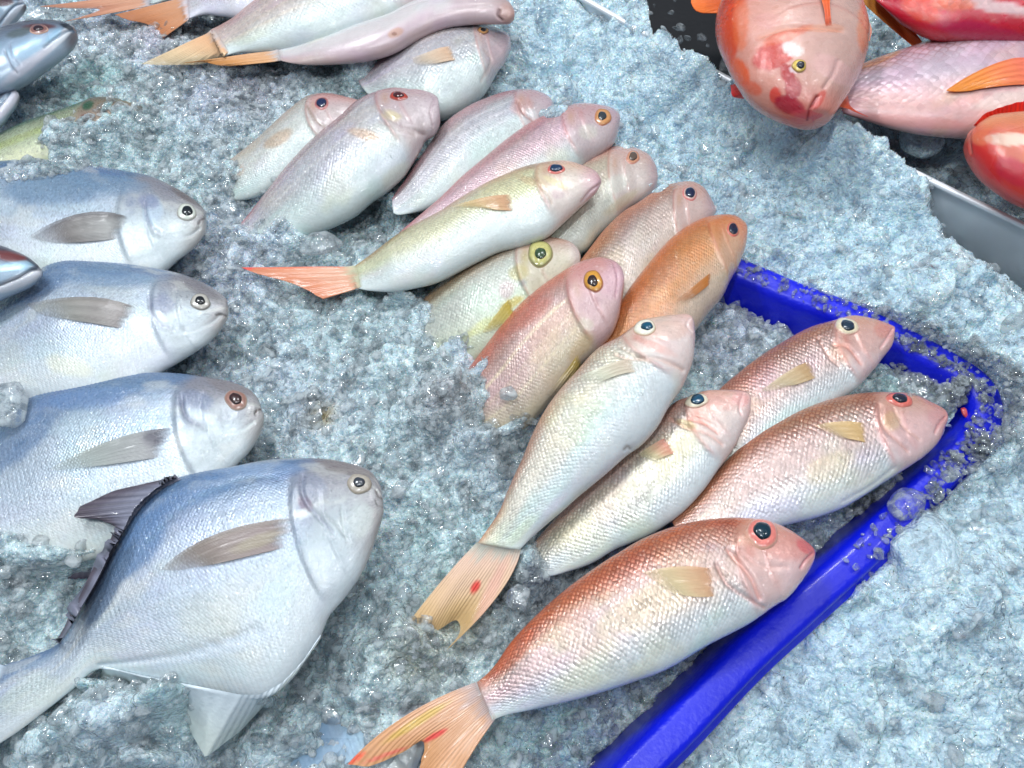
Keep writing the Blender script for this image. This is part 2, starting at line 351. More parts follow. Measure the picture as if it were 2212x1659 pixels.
def clods(x, y, size, seed):
    wx = x + fbm(x * 60, y * 60, seed, 3) * size * .7; wy = y + fbm(x * 60 + 40, y * 60, seed + 1, 3) * size * .7
    ix = np.floor(wx / size).astype(np.int64); iy = np.floor(wy / size).astype(np.int64)
    acc = np.zeros(x.shape); wt = np.zeros(x.shape) + 1e-9
    for a in (-1, 0, 1):
        for b in (-1, 0, 1):
            jx = ix + a; jy = iy + b; cx = (jx + _h(jx, jy, seed)) * size; cy = (jy + _h(jx, jy, seed + 3)) * size
            d = np.hypot(wx - cx, wy - cy) / size; w = np.exp(-d * 14)
            tilt = ((wx - cx) * (_h(jx, jy, seed + 5) - .5) + (wy - cy) * (_h(jx, jy, seed + 6) - .5)) / size
            acc += w * (_h(jx, jy, seed + 4) - .5 + tilt * 1.2); wt += w
    return acc / wt
def ice_z(x, y):
    z = np.full(x.shape, -0.002)
    for c, r, h in BW:
        z = z + h * np.exp(-(((x - c[0]) ** 2 + (y - c[1]) ** 2) / (r * r)))
    rd = rim_dist(x, y)
    inside = (rd < 0)
    near = np.exp(-np.clip(-rd - 0.010, 0, 1) ** 2 / 0.020 ** 2)
    low = noise2(x * 90, y * 90, 5) * 0.010
    z = np.where(inside, z - near * (0.009 + low), z - 0.010 * np.exp(-(rd / 0.018) ** 2) * ss(0.12, -0.05, y) + 0.012 * np.exp(-(rd / 0.02) ** 2) * ss(0.13, 0.18, y))
    z = z + inside * 0.015 * np.exp(-((rd + .02) / 0.035) ** 2) * ss(0.14, 0.19, y)
    z = z + fbm(x * 28, y * 28, 3, 4) * 0.012 + fbm(x * 110, y * 110, 9, 3) * 0.005
    z = z + (rd > 0.02) * ss(.02, .05, rd) * (fbm(x * 14, y * 14, 13, 3) * 0.022 + 0.006 * np.abs(fbm(x * 40, y * 40, 15, 2)))
    z = z + np.where(rd > 0.012, 0.011, 0.005) * clods(x, y, .026, 301) + 0.005 * clods(x, y, .011, 401)
    bs = bin_side(x, y)
    z = np.where(bs > 0.0, -0.045 + fbm(x * 30, y * 30, 4, 3) * 0.03 + 0.058 * ss(0.1, 0.2, x) , z)
    # the heap drops away in front of the bin wall at the right
    z = z - 0.040 * ss(0.045, 0.0, -bs) * (bs <= 0) * ss(0.29, 0.34, x)
    z = z + 0.040 * ss(0.05, 0.0, -bs) * (bs <= 0) * ss(0.30, 0.27, x) * ss(0.165, 0.20, x)
    b2 = y - np.interp(x, BIN[:, 0], BIN[:, 1])
    z = z + 0.037 * ss(0.06, 0.0, -b2) * (bs <= 0) * ss(0.21, 0.18, x) * ss(-0.05, 0.03, x)
    return z
def ico(level):
    import bmesh
    bm = bmesh.new(); bmesh.ops.create_icosphere(bm, subdivisions=level, radius=1); 
    v = np.array([x.co[:] for x in bm.verts]); f = np.array([[q.index for q in p.verts] for p in bm.faces]); bm.free()
    return v, f
def chip_templates(level, k, seed):
    rs = np.random.RandomState(seed); v, f = ico(level); T = []
    for i in range(k):
        w = v.copy()
        for _ in range(9):                         # cut facets off a ball: a crushed lump
            n = rs.normal(size=3); n /= np.linalg.norm(n); d = rs.uniform(0.36, 0.8)
            e = np.clip(w @ n - d, 0, None); w = w - e[:, None] * n
        w *= rs.uniform(0.55, 1.6, size=3)[None]
        T.append(w)
    return np.array(T), f
def scatter(name, N_, xr, yr, size, level, seed, mat, accept, lift=0.0, label=None):
    rs = np.random.RandomState(seed)
    x = rs.uniform(*xr, N_); y = rs.uniform(*yr, N_)
    z = ice_at(x, y) + rs.uniform(-0.0045, 0.0005, N_) + lift
    s = size[0] + (size[1] - size[0]) * rs.uniform(0, 1, N_) ** 2.6
    m = accept(x, y, z, s, rs); x, y, z, s = x[m], y[m], z[m], s[m]; n = len(x)
    T, f = chip_templates(level, 16, seed)
    ti = rs.randint(0, 16, n)
    q = rs.normal(size=(n, 4)); q /= np.linalg.norm(q, axis=1)[:, None]; a, b, c, d = q.T
    R = np.stack([1 - 2 * (c * c + d * d), 2 * (b * c - a * d), 2 * (b * d + a * c), 2 * (b * c + a * d), 1 - 2 * (b * b + d * d), 2 * (c * d - a * b), 2 * (b * d - a * c), 2 * (c * d + a * b), 1 - 2 * (b * b + c * c)], 1).reshape(n, 3, 3)
    V = np.einsum('nij,nkj->nki', R, T[ti]) * s[:, None, None] * 1.1
    V[..., 2] *= 0.8
    V += np.stack([x, y, z], 1)[:, None, :]
    k = T.shape[1]; F = (f[None] + (np.arange(n) * k)[:, None, None]).reshape(-1, 3)
    o = mkmesh(name, V.reshape(-1, 3), F, mat, smooth=False); tag(o, label, 'ice', kind='stuff')
    return o
def vis(x, y, pad=0.03):
    p = proj(np.stack([x, y, np.zeros_like(x)], -1))
    return (p[..., 0] > -140) & (p[..., 0] < 2350) & (p[..., 1] > -140) & (p[..., 1] < 1800)
def snowy(x, y):
    rd = rim_dist(x, y)
    return (rd > 0) & (x + 0.25 * (y - 0.3) > 0.035 + 0.03 * fbm(x * 20, y * 20, 77, 2))
def acc_clear(x, y, z, s, rs):
    rd = rim_dist(x, y); bs = bin_side(x, y); r = rs.uniform(0, 1, len(x))
    m = vis(x, y) & ~((bs > 0) & (x < 0.19) & (r < 0.97)) & ~((rd > -0.016) & (rd < 0.014) & (r < 0.99)) & (np.abs(bs) > 0.004)
    return m & ~(snowy(x, y) & (r < 0.90) & (bs < 0))
def acc_snow(x, y, z, s, rs):
    rd = rim_dist(x, y); bs = bin_side(x, y); r = rs.uniform(0, 1, len(x))
    back = ss(0.18, 0.24, y)
    m = vis(x, y) & snowy(x, y) & (bs < -0.004)
    return m & ~((rd < 0.014) & (r < 1.0 - 0.35 * back))
#FISH

# ------------------------------------------------------------------ fish builder
class Fish: pass
ALL = []
def make_body(kind, name, label, D, V, z=(0.025, 0.02), th=0.42, roll=0.0, n=240, m=96, pal=None, hl=0.27, scale=34, silver=0.35, net=0.6,
              lines=(), spots=(), cat='fish', group=None, stripes=(), seed=1, gill=True, thmax=None, bend=0.0, texture=1.0):
    F = Fish(); F.name = name; ALL.append(F)
    if kind == 'bream': texture *= 0.7; silver *= 0.8; scale = int(scale * 1.25)
    n = int(n)
    sidx = np.linspace(0, 1, n); sidx = sidx ** 1.12          # denser rings at the snout
    Dp = spline(D, 400); Vp = spline(V, 400); si = sidx * 399
    Dp = np.stack([np.interp(si, np.arange(400), Dp[:, k]) for k in (0, 1)], 1)
    Vp = np.stack([np.interp(si, np.arange(400), Vp[:, k]) for k in (0, 1)], 1)
    zc = z[0] + (z[1] - z[0]) * sidx + bend * np.sin(np.pi * sidx)
    Dw = P(Dp, zc); Vw = P(Vp, zc)
    C = (Dw + Vw) / 2; Hh = (Dw - Vw) / 2; hl_ = np.linalg.norm(Hh, axis=1)
    Hm = np.percentile(hl_, 92)
    L = np.concatenate([[0], np.cumsum(np.linalg.norm(np.diff(C, axis=0), axis=1))]); Lt = L[-1]; s = L / Lt
    r = np.clip(hl_ / Hm, 0, 1.1)
    T = th * Hm * r ** 0.75 * (1 - 0.35 * ss(0.55, 1.0, s)) * (1 - 0.62 * ss(0.84, 1.0, s))
    if thmax: T = np.minimum(T, thmax)
    ph = np.linspace(0, 2 * np.pi, m, endpoint=False)
    cph = np.sign(np.cos(ph)) * np.abs(np.cos(ph)) ** 0.97; sph = np.sin(ph)
    X = C[:, None, :] + Hh[:, None, :] * cph[None, :, None]
    X[:, :, 2] += T[:, None] * sph[None, :]
    S = np.repeat(s[:, None], m, 1); PH = np.repeat(ph[None, :], n, 0)
    d = np.cos(PH + roll); top = np.sin(PH)
    px = proj(X); PX, PY = px[..., 0], px[..., 1]
    um = S * Lt; vm = np.cos(PH) * Hm
    nz = fbm(um * 60 + seed * 7, vm * 60, seed, 4); nzl = fbm(um * 22 + seed, vm * 22, seed + 50, 3); nzf = fbm(um * 260, vm * 260, seed + 9, 3)
    vis_ = top > -0.25
    gcol = lin((215, 130, 120)) / .9 if kind in ('bream', 'snapper', 'grouper') else lin((150, 158, 176))
    # --- relief
    disp = np.zeros_like(S)
    sop = hl * (1.0 - 0.22 * (d + 0.15) ** 2); spo = hl * (0.66 - 0.20 * (d + 0.1) ** 2)
    if gill:
        w = 0.010 * (0.2 / Lt)
        disp += 0.0011 * (ss(sop + w * 1.3, sop - w * 0.2, S) * ss(sop - 0.10, sop - 0.01, S)) * ss(-1.0, -0.7, d) * ss(0.8, 0.45, d)
        disp += 0.0005 * (ss(spo + w, spo - w * 0.2, S) * ss(spo - 0.07, spo, S)) * ss(0.55, 0.2, d)
    disp += nzl * 0.0012 + nz * (0.0004 + 0.0006 * ss(sop, sop - .05, S)) * texture
    if kind == 'pomfret': disp += 0.00010 * np.sin(um * 2600 + 9 * nzl) * ss(hl, hl * 1.3, S) * (0.4 + noise2(um * 20, vm * 20, 8))
    base = {k: lin(v) for k, v in pal.items()}
    bc = lambda k: np.broadcast_to(base[k], S.shape + (3,))
    dn = d + nz * 0.22 + nzl * 0.15
    c = mixc(bc('belly'), bc('mid'), ss(-0.75, 0.0, dn))
    c = mixc(c, bc('back'), ss(0.25, 0.85, dn))
    # random hue tints painted in place of an iridescent sheen
    for kk, tint in ((61, (225, 210, 235)), (62, (205, 232, 222)), (63, (238, 228, 190))):
        nn = fbm(um * 30 + kk, vm * 45, kk + seed, 3) + 0.5
        c = mixc(c, c * (lin(tint) / 0.75), ss(0.52, 0.78, nn) * 0.45 * texture)
    for (dd, wd, colr, al) in stripes:
        k = np.exp(-((d - dd - 0.02 * nz) / wd) ** 2) * ss(hl * .9, hl * 1.2, S) * (0.75 + 0.5 * noise2(um * 700, vm * 60, 3))
        c = mixc(c, np.broadcast_to(lin(colr), c.shape), np.clip(al * k, 0, 1))
    head = ss(sop + 0.03, sop - 0.04, S + nz * 0.05)
    hc = mixc(bc('cheek'), bc('head'), ss(-0.35, 0.55, dn)); hc = mixc(hc, bc('snout'), ss(0.11, 0.015, S + nz * .04))
    c = mixc(c, hc, head * 0.8)
    c = c * (1 + 0.16 * nz * texture + 0.10 * nzf)[..., None]
    if gill:
        k = np.exp(-((S - sop) / 0.008) ** 2) * ss(-0.95, -0.6, d) * ss(0.75, 0.4, d); c = mixc(c, c * gcol, np.clip(k * 0.45, 0, 1))
        k = np.exp(-((S - spo) / 0.010) ** 2) * ss(-0.9, -0.5, d) * ss(0.45, 0.15, d); c = mixc(c, c * (gcol * .5 + .5), np.clip(k * 0.5, 0, 1))
        k = np.exp(-((S - sop * .86) / 0.02) ** 2) * np.exp(-((d - 0.15) / 0.22) ** 2); c = mixc(c, np.broadcast_to(base.get('gillc', base['head']), c.shape), np.clip(k * 0.55, 0, 1))
    if kind == 'pomfret':
        st_ = fbm(um * 50, vm * 500, seed + 70, 3); c = c * (1 + 0.16 * st_)[..., None]
        pk = fbm(um * 900, vm * 900, seed + 71, 2); c = mixc(c, c * 0.45, ss(0.30, 0.42, pk) * ss(-.9, -.2, d) * .7)
        sl = ss(0.08, 0.22, fbm(um * 45, vm * 80, seed + 72, 4)); c = mixc(c, np.broadcast_to(lin((214, 216, 208)), c.shape), sl * .35)
    # lateral line
    if scale: 
        k = np.exp(-((d - (0.52 - 0.2 * S)) / 0.02) ** 2) * ss(hl, hl * 1.1, S); disp -= 0.0002 * k; c = mixc(c, c * 0.8, k * 0.5)
    sm = ss(sop - 0.01, sop + 0.02, S + nz * 0.03) if scale else np.zeros_like(S)
    sm = sm * (0.7 + 0.6 * (nzl + .3)) * ss(-1.05, -0.6, d) * ss(1.01, .95, S)
    if kind == 'pomfret': net = 0
    silv = silver * ss(1.05, 0.5, d) * (0.35 + 0.65 * sm) * (0.6 + 0.8 * (nzl + 0.4)) * ss(-1, -.3, d)
    netm = net * sm * ss(0.0, 0.6, d)
    for sp in spots:          # (px, py, rx, ry, rotdeg, colour, alpha[, ragged])
        x0, y0, rx, ry, ro, colr, al = sp[:7]; rag = sp[7] if len(sp) > 7 else 0.35
        a = math.radians(ro); u = (PX - x0) * math.cos(a) + (PY - y0) * math.sin(a); v = -(PX - x0) * math.sin(a) + (PY - y0) * math.cos(a)
        q = np.hypot(u / rx, v / ry) + rag * (nz * 1.6 + nzf * .4); k = (ss(1.12, 0.78, q) if kind == 'grouper' else ss(1.15, 0.65, q)) * al * vis_
        c = mixc(c, np.broadcast_to(lin(colr), c.shape), k)
    c = c * np.array([.86, .85, .85])
    for (pl, w, colr, al, dep) in lines:   # creases, mouth slits, folds
        dist, par = pdist(PX, PY, spline(pl, 14)); k = np.exp(-(dist / w) ** 2) * vis_ * (top > 0)
        c = mixc(c, np.broadcast_to(lin(colr), c.shape), np.clip(k * al, 0, 1)); disp += -dep * np.exp(-(dist / (w * 1.2)) ** 2) * (top > 0)
    nrm = np.cross(np.gradient(X, axis=0), np.gradient(np.concatenate([X[:, -1:], X, X[:, :1]], 1), axis=1)[:, 1:-1])
    nrm /= np.linalg.norm(nrm, axis=2)[..., None] + 1e-12
    if nrm[n // 2, m // 4, 2] < 0: nrm = -nrm
    fade = np.minimum(ss(0, .02, S), ss(1.0, .98, S)) * np.clip(top * 2 + .6, 0, 1)
    X = X + nrm * (disp * fade)[..., None]
    # end caps
    v = X.reshape(-1, 3); cap0 = X[0].mean(0); cap1 = X[-1].mean(0); v = np.vstack([v, cap0, cap1])
    f = gridfaces(n, m, True); j = np.arange(m); j2 = (j + 1) % m
    i0 = n * m; t0 = np.stack([j2, j, np.full(m, i0), np.full(m, i0)], 1)
    import_f = []
    colr = np.vstack([c.reshape(-1, 3), c[0].mean(0), c[-1].mean(0)])
    mk = np.stack([sm * texture, silv, netm], -1).reshape(-1, 3); mk = np.vstack([mk, mk[:1] * 0, mk[:1] * 0])
    uv = np.stack([S * Lt / Hm * scale * 0.5 if scale else S, PH / np.pi * (scale or 1)], -1).reshape(-1, 2); uv = np.vstack([uv, uv[:1], uv[-1:]])
    org = C[n // 2] * [1, 1, 0] + [0, 0, float(X[..., 2].min())]
    root = bpy.data.objects.new(name, None); COL.objects.link(root); root.location = org; root.empty_display_size = .02
    tag(root, label, cat, group)
    F.root, F.org = root, org
    # quads only: cap as degenerate-free fan through a second mesh call is avoided by closing rings to a point
    X[0] = cap0 + (X[0] - cap0) * 0.15; X[-1] = cap1 + (X[-1] - cap1) * 0.15
    v = X.reshape(-1, 3)
    # swap winding if needed so that normals face out
    f = gridfaces(n, m, True)
    p0, p1, p2 = v[f[(n // 2) * m + m // 4][0]], v[f[(n // 2) * m + m // 4][1]], v[f[(n // 2) * m + m // 4][2]]
    if np.cross(p1 - p0, p2 - p0)[2] < 0: f = f[:, ::-1]
    bpart = mkmesh('body', v, f, SKIN, root, col=colr[:-2], msk=mk[:-2], uv=uv[:-2], origin=org)
    vv = [Vector(q) for q in v]; F.bvh = BVHTree.FromPolygons(vv, f.tolist()); F.z = z; F.C = C; F.mid = lin(pal['mid']) * .8
    F.body = bpart
    return F
def land(F, p, off=0.0, zdef=None):
    """the point of the fish's own skin under the traced point p, lifted by off"""
    h = F.bvh.ray_cast(Vector((0, 0, CH)), ray(p))
    if h[0] is not None: 
        nn = h[1] if h[1].z > 0 else -h[1]
        return np.array(h[0] + nn * off), True
    w = P(p, zdef if zdef is not None else F.z[0]); return w, False
def eye(F, x, y, rx, ry, rot=0, iris=(200, 190, 160), ring=(60, 50, 45), pupil=(10, 22, 34), pr=0.5, prx=None, pry=None, pox=0, poy=0, lid=(205, 150, 140), dome=0.22):
    def disc(name, cx, cy, ax, ay, hgt, cols, par, base=0.0002):
        nr, na = 12, 40; vs = []; cc = []
        sz = ax * 0.00027
        for i in range(nr + 1):
            r = i / nr
            for j in range(na):
                t = 2 * np.pi * j / na; a = math.radians(rot); wob = 1 + (0.05 * math.sin(2 * t + x) + 0.035 * math.sin(3 * t + y) + 0.02 * math.sin(5 * t)) * min(1, r * 1.5)
                u, v = ax * r * wob * math.cos(t), ay * r * wob * math.sin(t)
                p = (cx + u * math.cos(a) - v * math.sin(a), cy + u * math.sin(a) + v * math.cos(a))
                w, ok = land(F, p, base + hgt * sz * math.sqrt(max(0, 1 - r ** 2.2)) - 0.0004 * (r > .99))
                vs.append(w)
                k = 0
                while k < len(cols) - 1 and r > cols[k + 1][0]: k += 1
                if k < len(cols) - 1:
                    f_ = (r - cols[k][0]) / (cols[k + 1][0] - cols[k][0] + 1e-6); f_ = f_ * f_ * (3 - 2 * f_); q = lin(cols[k][1]) * (1 - f_) + lin(cols[k + 1][1]) * f_
                else: q = lin(cols[k][1])
                cc.append(q * (0.9 + 0.25 * random.random()))
        f = gridfaces(nr + 1, na, True)
        org = np.array(vs).mean(0) * 0 + F.org
        return mkmesh(name, vs, f, EYE, par, col=cc, origin=org)
    e = disc('eye', x, y, rx, ry, dome, [(0, iris), (0.62, iris), (0.80, tuple(int(q * .9) for q in iris)), (0.90, ring), (1.0, lid)], F.root)
    prx = prx or rx * pr; pry = pry or ry * pr
    disc('pupil', x + pox, y + poy, prx, pry, dome * 1.6, [(0, pupil), (0.75, pupil), (1.0, tuple(int(q * .5) for q in pupil))], e, base=0.0002 + dome * rx * 0.00027 * 0.88)
def fin(F, name, B, E, M=None, cb=(220, 170, 120), ce=(200, 150, 90), edge=None, col_gain=1.25, lift=0.0012, zdef=None, zt=None, thick=0.0005, ray_n=26, clear=0.0, tipclear=0.25, ragged=2.0, nu=36, nv=60, spots=(), dark=0.12, rib=0.00022, pair=False):
    """membrane between the base line B and the trailing edge E (optionally bowed through M), ribbed by its rays"""
    Bp = polyidx(B, nv) if len(B) != 2 else polyidx(B, nv)
    Ep = spline(E, nv) if len(E) > 2 and not pair else polyidx(E, nv)
    rs = np.random.RandomState(sum(map(ord, name)) % 1000 + int(B[0][0])); 
    jag = np.interp(np.linspace(0, 1, nv), np.linspace(0, 1, ray_n), rs.uniform(-1, .25, ray_n)) * ragged
    if name == 'tail_fin': Bp = Bp - (Ep - Bp) / (np.linalg.norm(Ep - Bp, axis=1)[:, None] + 1e-6) * 9
    dirv = Ep - Bp; dl = np.linalg.norm(dirv, axis=1)[:, None] + 1e-6; Ep = Ep + dirv / dl * np.minimum(jag[:, None], 0.3 * dl)
    u = np.linspace(0, 1, nu)[:, None, None]
    if M is None: X2 = Bp[None] * (1 - u) + Ep[None] * u
    else:
        Mp = polyidx(M, nv); X2 = Bp[None] * (2 * (u - .5) * (u - 1)) + Mp[None] * (4 * u * (1 - u)) + Ep[None] * (2 * u * (u - .5))
    U = np.repeat(np.linspace(0, 1, nu)[:, None], nv, 1); Vv = np.repeat(np.linspace(0, 1, nv)[None], nu, 0)
    rayw = np.cos(Vv * 2 * np.pi * ray_n)
    top = np.zeros((nu, nv, 3))
    z0 = F.z[1] if zdef is None else zdef; z1 = z0 if zt is None else zt
    for i in range(nu):
        for j in range(nv):
            p = X2[i, j]; uu = i / (nu - 1)
            if lift is not None:
                w, ok = land(F, p, 0.0002 + lift * min(1, 3 * uu) , zdef=z0 + (z1 - z0) * uu)
            else: w = P(p, z0 + (z1 - z0) * uu)
            top[i, j] = w
    # smooth the landing so the sheet does not crumple where it leaves the skin
    for _ in range(6):
        zz = top[:, :, 2].copy(); zz[1:-1] = (zz[:-2] + 2 * zz[1:-1] + zz[2:]) / 4; zz[:, 1:-1] = (zz[:, :-2] + 2 * zz[:, 1:-1] + zz[:, 2:]) / 4
        top[:, :, 2] = np.maximum(zz, top[:, :, 2] if lift is not None else -9)
    top[:, :, 2] += rib * rayw * np.sin(np.pi * np.clip(U, 0.05, .95)) + 0.0006 * fbm(U * 3, Vv * 5, 5, 2)
    bot = top - np.array([0, 0, thick])
    v = np.concatenate([top, bot[:, ::-1]], 1); f = gridfaces(nu, nv * 2, True)
    cbv, cev = lin(cb), lin(ce); c = mixc(np.broadcast_to(cbv, U.shape + (3,)), np.broadcast_to(cev, U.shape + (3,)), ss(0, 1, U + .25 * fbm(U * 4, Vv * 4, 3, 2)))
    if edge is not None:
        c = mixc(c, np.broadcast_to(lin(edge[0]), c.shape), ss(edge[1], 0.0, np.minimum(Vv, 1) if edge[2] == 0 else (1 - Vv if edge[2] == 1 else 1 - U)) * edge[3])
    PX, PY = X2[..., 0], X2[..., 1]
    for (x0, y0, rx, ry, ro, colr, al) in spots:
        a = math.radians(ro); uu = (PX - x0) * math.cos(a) + (PY - y0) * math.sin(a); vv = -(PX - x0) * math.sin(a) + (PY - y0) * math.cos(a)
        k = ss(1.2, .5, np.hypot(uu / rx, vv / ry) + .3 * fbm(PX / 9, PY / 9, 2, 3)) * al; c = mixc(c, np.broadcast_to(lin(colr), c.shape), k)
    if name == 'tail_fin' and F.mid is not None: c = mixc(c, np.broadcast_to(F.mid, c.shape), ss(.22, .04, U + .22 * fbm(U * 5, Vv * 14, 77, 3)))
    c = c * col_gain  # even brightening of the whole fin colour
    if name == 'pectoral_fin' and lift is not None and F.name in ('bream', 'snapper', 'pomfret'): clear = max(clear, 0.34); tipclear = max(tipclear, 0.5)
    if name == 'pectoral_fin': rib *= 0.4; lift = 0.0007 if lift else lift
    c = c * (1 + dark * rayw * ss(0, .25, U) + 0.12 * fbm(U * 8, Vv * ray_n, 8, 2))[..., None]
    al = np.clip(clear + (0.85 * ss(.22, 0, U + .1 * fbm(U * 6, Vv * 8, 12, 2)) if name == 'pectoral_fin' and lift is not None else 0) + (0.9 * ss(.07, 0.01, U) if name == 'tail_fin' else 0) + tipclear * ss(0.55, 1.0, U) + 0.10 * tipclear * rayw * U, 0, 1)
    mk = np.stack([al, al, al], -1)
    C2 = np.concatenate([c, c[:, ::-1]], 1).reshape(-1, 3); M2 = np.concatenate([mk, mk[:, ::-1]], 1).reshape(-1, 3)
    uv = np.concatenate([np.stack([U, Vv], -1), np.stack([U, Vv], -1)[:, ::-1]], 1)
    return mkmesh(name, v.reshape(-1, 3), f, FIN, F.root, col=C2, msk=M2, uv=uv, origin=F.org)

SNAP = dict(back=(188, 106, 70), mid=(208, 184, 178), belly=(212, 220, 222), head=(214, 165, 145), cheek=(228, 190, 186), snout=(222, 148, 142), gillc=(205, 125, 112))
PALE = dict(SNAP, back=(196, 156, 134), mid=(210, 206, 192), head=(216, 186, 168), cheek=(226, 205, 198), snout=(224, 180, 172))
BREAM = dict(back=(186, 140, 146), mid=(192, 190, 196), belly=(200, 212, 210), head=(190, 152, 152), cheek=(194, 174, 176), snout=(190, 165, 172), gillc=(190, 150, 120))
POM = dict(back=(92, 120, 156), mid=(180, 194, 208), belly=(202, 212, 216), head=(138, 134, 138), cheek=(190, 202, 206), snout=(160, 155, 152), gillc=(120, 135, 165))
MACK = dict(back=(46, 60, 78), mid=(150, 175, 200), belly=(205, 210, 222), head=(70, 62, 70), cheek=(150, 175, 195), snout=(60, 60, 72))
RED = dict(back=(212, 62, 20), mid=(206, 160, 154), belly=(212, 186, 176), head=(224, 120, 85), cheek=(226, 180, 165), snout=(214, 60, 50), gillc=(220, 120, 80))
GB = 'pink threadfin bream laid in rows on the ice'; GS = 'pink scaled snappers in the blue tray'; GP = 'silver pomfrets along the left side'
GM = 'mackerel heads at the left edge'; GR = 'red and orange groupers in the steel bin'

# ---- threadfin bream, far rows first
A = make_body('bream', 'bream', 'bream cut off by the top edge, only its orange forked tail in view far left', [(640, -120), (560, -110), (440, -60), (330, -22), (300, -14)], [(640, -60), (560, -40), (440, -22), (340, 6), (312, 10)],
    z=(.03, .012), pal=BREAM, seed=2, n=80, group=GB)
fin(A, 'tail_fin', [(318, -14), (322, 12)], [(86, 14), (150, 17), (215, 20), (175, 36), (140, 46)], cb=(196, 146, 118), ce=(186, 130, 104), zdef=.014, zt=.008)
B_ = make_body('bream', 'bream', 'bream along the top edge whose orange tail lies left of the big stack', [(700, -90), (600, -70), (500, -42), (430, -14), (392, -4)], [(700, -20), (610, 6), (530, 34), (480, 32), (440, 30), (398, 44)],
    z=(.035, .018), pal=dict(BREAM, mid=(215, 205, 210), belly=(215, 215, 225)), seed=3, n=110, group=GB)
fin(B_, 'tail_fin', [(402, -6), (404, 44)], [(248, 32), (275, 42), (318, 52), (330, 66), (352, 82)], cb=(190, 138, 104), ce=(180, 116, 76), zdef=.02, zt=.010)
C_ = make_body('bream', 'bream', 'large tan bream at the top whose broad yellow tail fans over the ice', [(960, -110), (820, -110), (700, -76), (610, -36), (548, 8), (510, 38), (470, 58), (452, 66)],
    [(960, -40), (900, 20), (830, 44), (716, 88), (640, 102), (560, 110), (520, 112), (480, 122)], z=(.040, .022), pal=dict(BREAM, back=(206, 170, 160), mid=(206, 190, 184)), seed=4, n=170, group=GB,
    stripes=[(.1, .03, (225, 210, 190), .5), (-.15, .03, (225, 210, 190), .5), (-.4, .03, (225, 210, 190), .5)])
fin(C_, 'tail_fin', [(462, 66), (488, 118)], [(306, 138), (345, 140), (390, 140), (430, 138), (478, 128)], cb=(208, 160, 120), ce=(206, 186, 150), zdef=.022, zt=.008, tipclear=.5)
E_ = make_body('bream', 'bream', 'striped bream lying under the belly-up one, its head next to the bare ice', [(1104, 96), (1098, 80), (1070, 66), (1036, 55), (991, 52), (940, 62), (888, 86), (836, 117), (800, 146), (770, 172)],
    [(1104, 104), (1092, 128), (1074, 152), (1046, 198), (1010, 228), (974, 246), (940, 252), (890, 240), (830, 220), (790, 200)], z=(.024, .014), pal=BREAM, seed=5, group=GB, hl=.24, n=190,
    stripes=[(.35, .03, (225, 222, 215), .6), (.1, .03, (225, 222, 215), .5), (-.15, .03, (225, 222, 215), .4)], spots=[(1085, 120, 34, 30, 0, (205, 180, 184), .6)],
    lines=[([(1046, 110), (1060, 130), (1040, 175)], 3, (180, 160, 150), .5, .0006)])
eye(E_, 1044, 66, 13, 9, iris=(190, 140, 90), pupil=(40, 40, 40))
fin(E_, 'pectoral_fin', [(978, 98), (990, 128)], [(890, 128), (900, 140), (930, 142)], cb=(214, 180, 150), ce=(205, 190, 170))
D_ = make_body('bream', 'bream', 'white bream lying belly up across the top with its rounded chin poking out', [(1112, 26), (1098, 8), (1066, -2), (1000, -14), (940, -4), (888, 14), (836, 40), (767, 62), (716, 80), (664, 94), (625, 103), (600, 108)],
    [(1112, 38), (1100, 46), (1077, 46), (1008, 47), (957, 56), (905, 78), (853, 107), (800, 124), (733, 134), (664, 138), (630, 136), (602, 130)], z=(.050, .026), th=.55, pal=dict(BREAM, back=(218, 222, 222), mid=(215, 208, 208), belly=(200, 180, 186), head=(200, 188, 186), cheek=(190, 170, 172), snout=(178, 140, 132)), seed=6, scale=0, silver=.08, group=GB, gill=False,
    spots=[(856, 70, 20, 12, -25, (190, 140, 110), .7), (852, 73, 7, 5, 0, (120, 70, 50), .7), (1012, 20, 60, 12, -10, (200, 178, 178), .5), (1098, 30, 22, 22, 0, (180, 145, 135), .7)],
    lines=[([(1078, 20), (1076, 34), (1084, 46)], 3, (90, 50, 50), .8, .0016), ([(940, 30), (1000, 20), (1060, 12)], 3, (190, 175, 175), .5, .0006)])
fin(D_, 'tail_fin', [(602, 108), (602, 131)], [(396, 136), (440, 134), (470, 140), (500, 142)], cb=(206, 160, 120), ce=(200, 140, 80), zdef=.026, zt=.018)
F_ = make_body('bream', 'bream', 'small bream half sunk in the ice with a round dark blue eye', [(790, 222), (752, 213), (716, 206), (688, 207), (661, 214), (636, 232), (612, 252), (578, 282), (537, 317), (492, 350), (464, 374)],
    [(790, 234), (775, 262), (740, 285), (700, 320), (650, 360), (600, 398), (552, 424), (508, 432), (480, 420)], z=(.022, -.006), th=.4, pal=dict(BREAM, back=(196, 186, 176), head=(196, 140, 138), mid=(208, 212, 205), snout=(190, 140, 140)), seed=7, group=GB, hl=.36, n=180,
    lines=[([(664, 232), (684, 262), (716, 282)], 3, (130, 110, 90), .6, .0008)], spots=[(600, 300, 38, 14, -32, (196, 168, 140), .7), (508, 372, 24, 14, -30, (190, 165, 140), .6)])
eye(F_, 695, 224, 16, 13, iris=(150, 90, 90), ring=(190, 120, 120), pupil=(22, 34, 70), pr=.72)
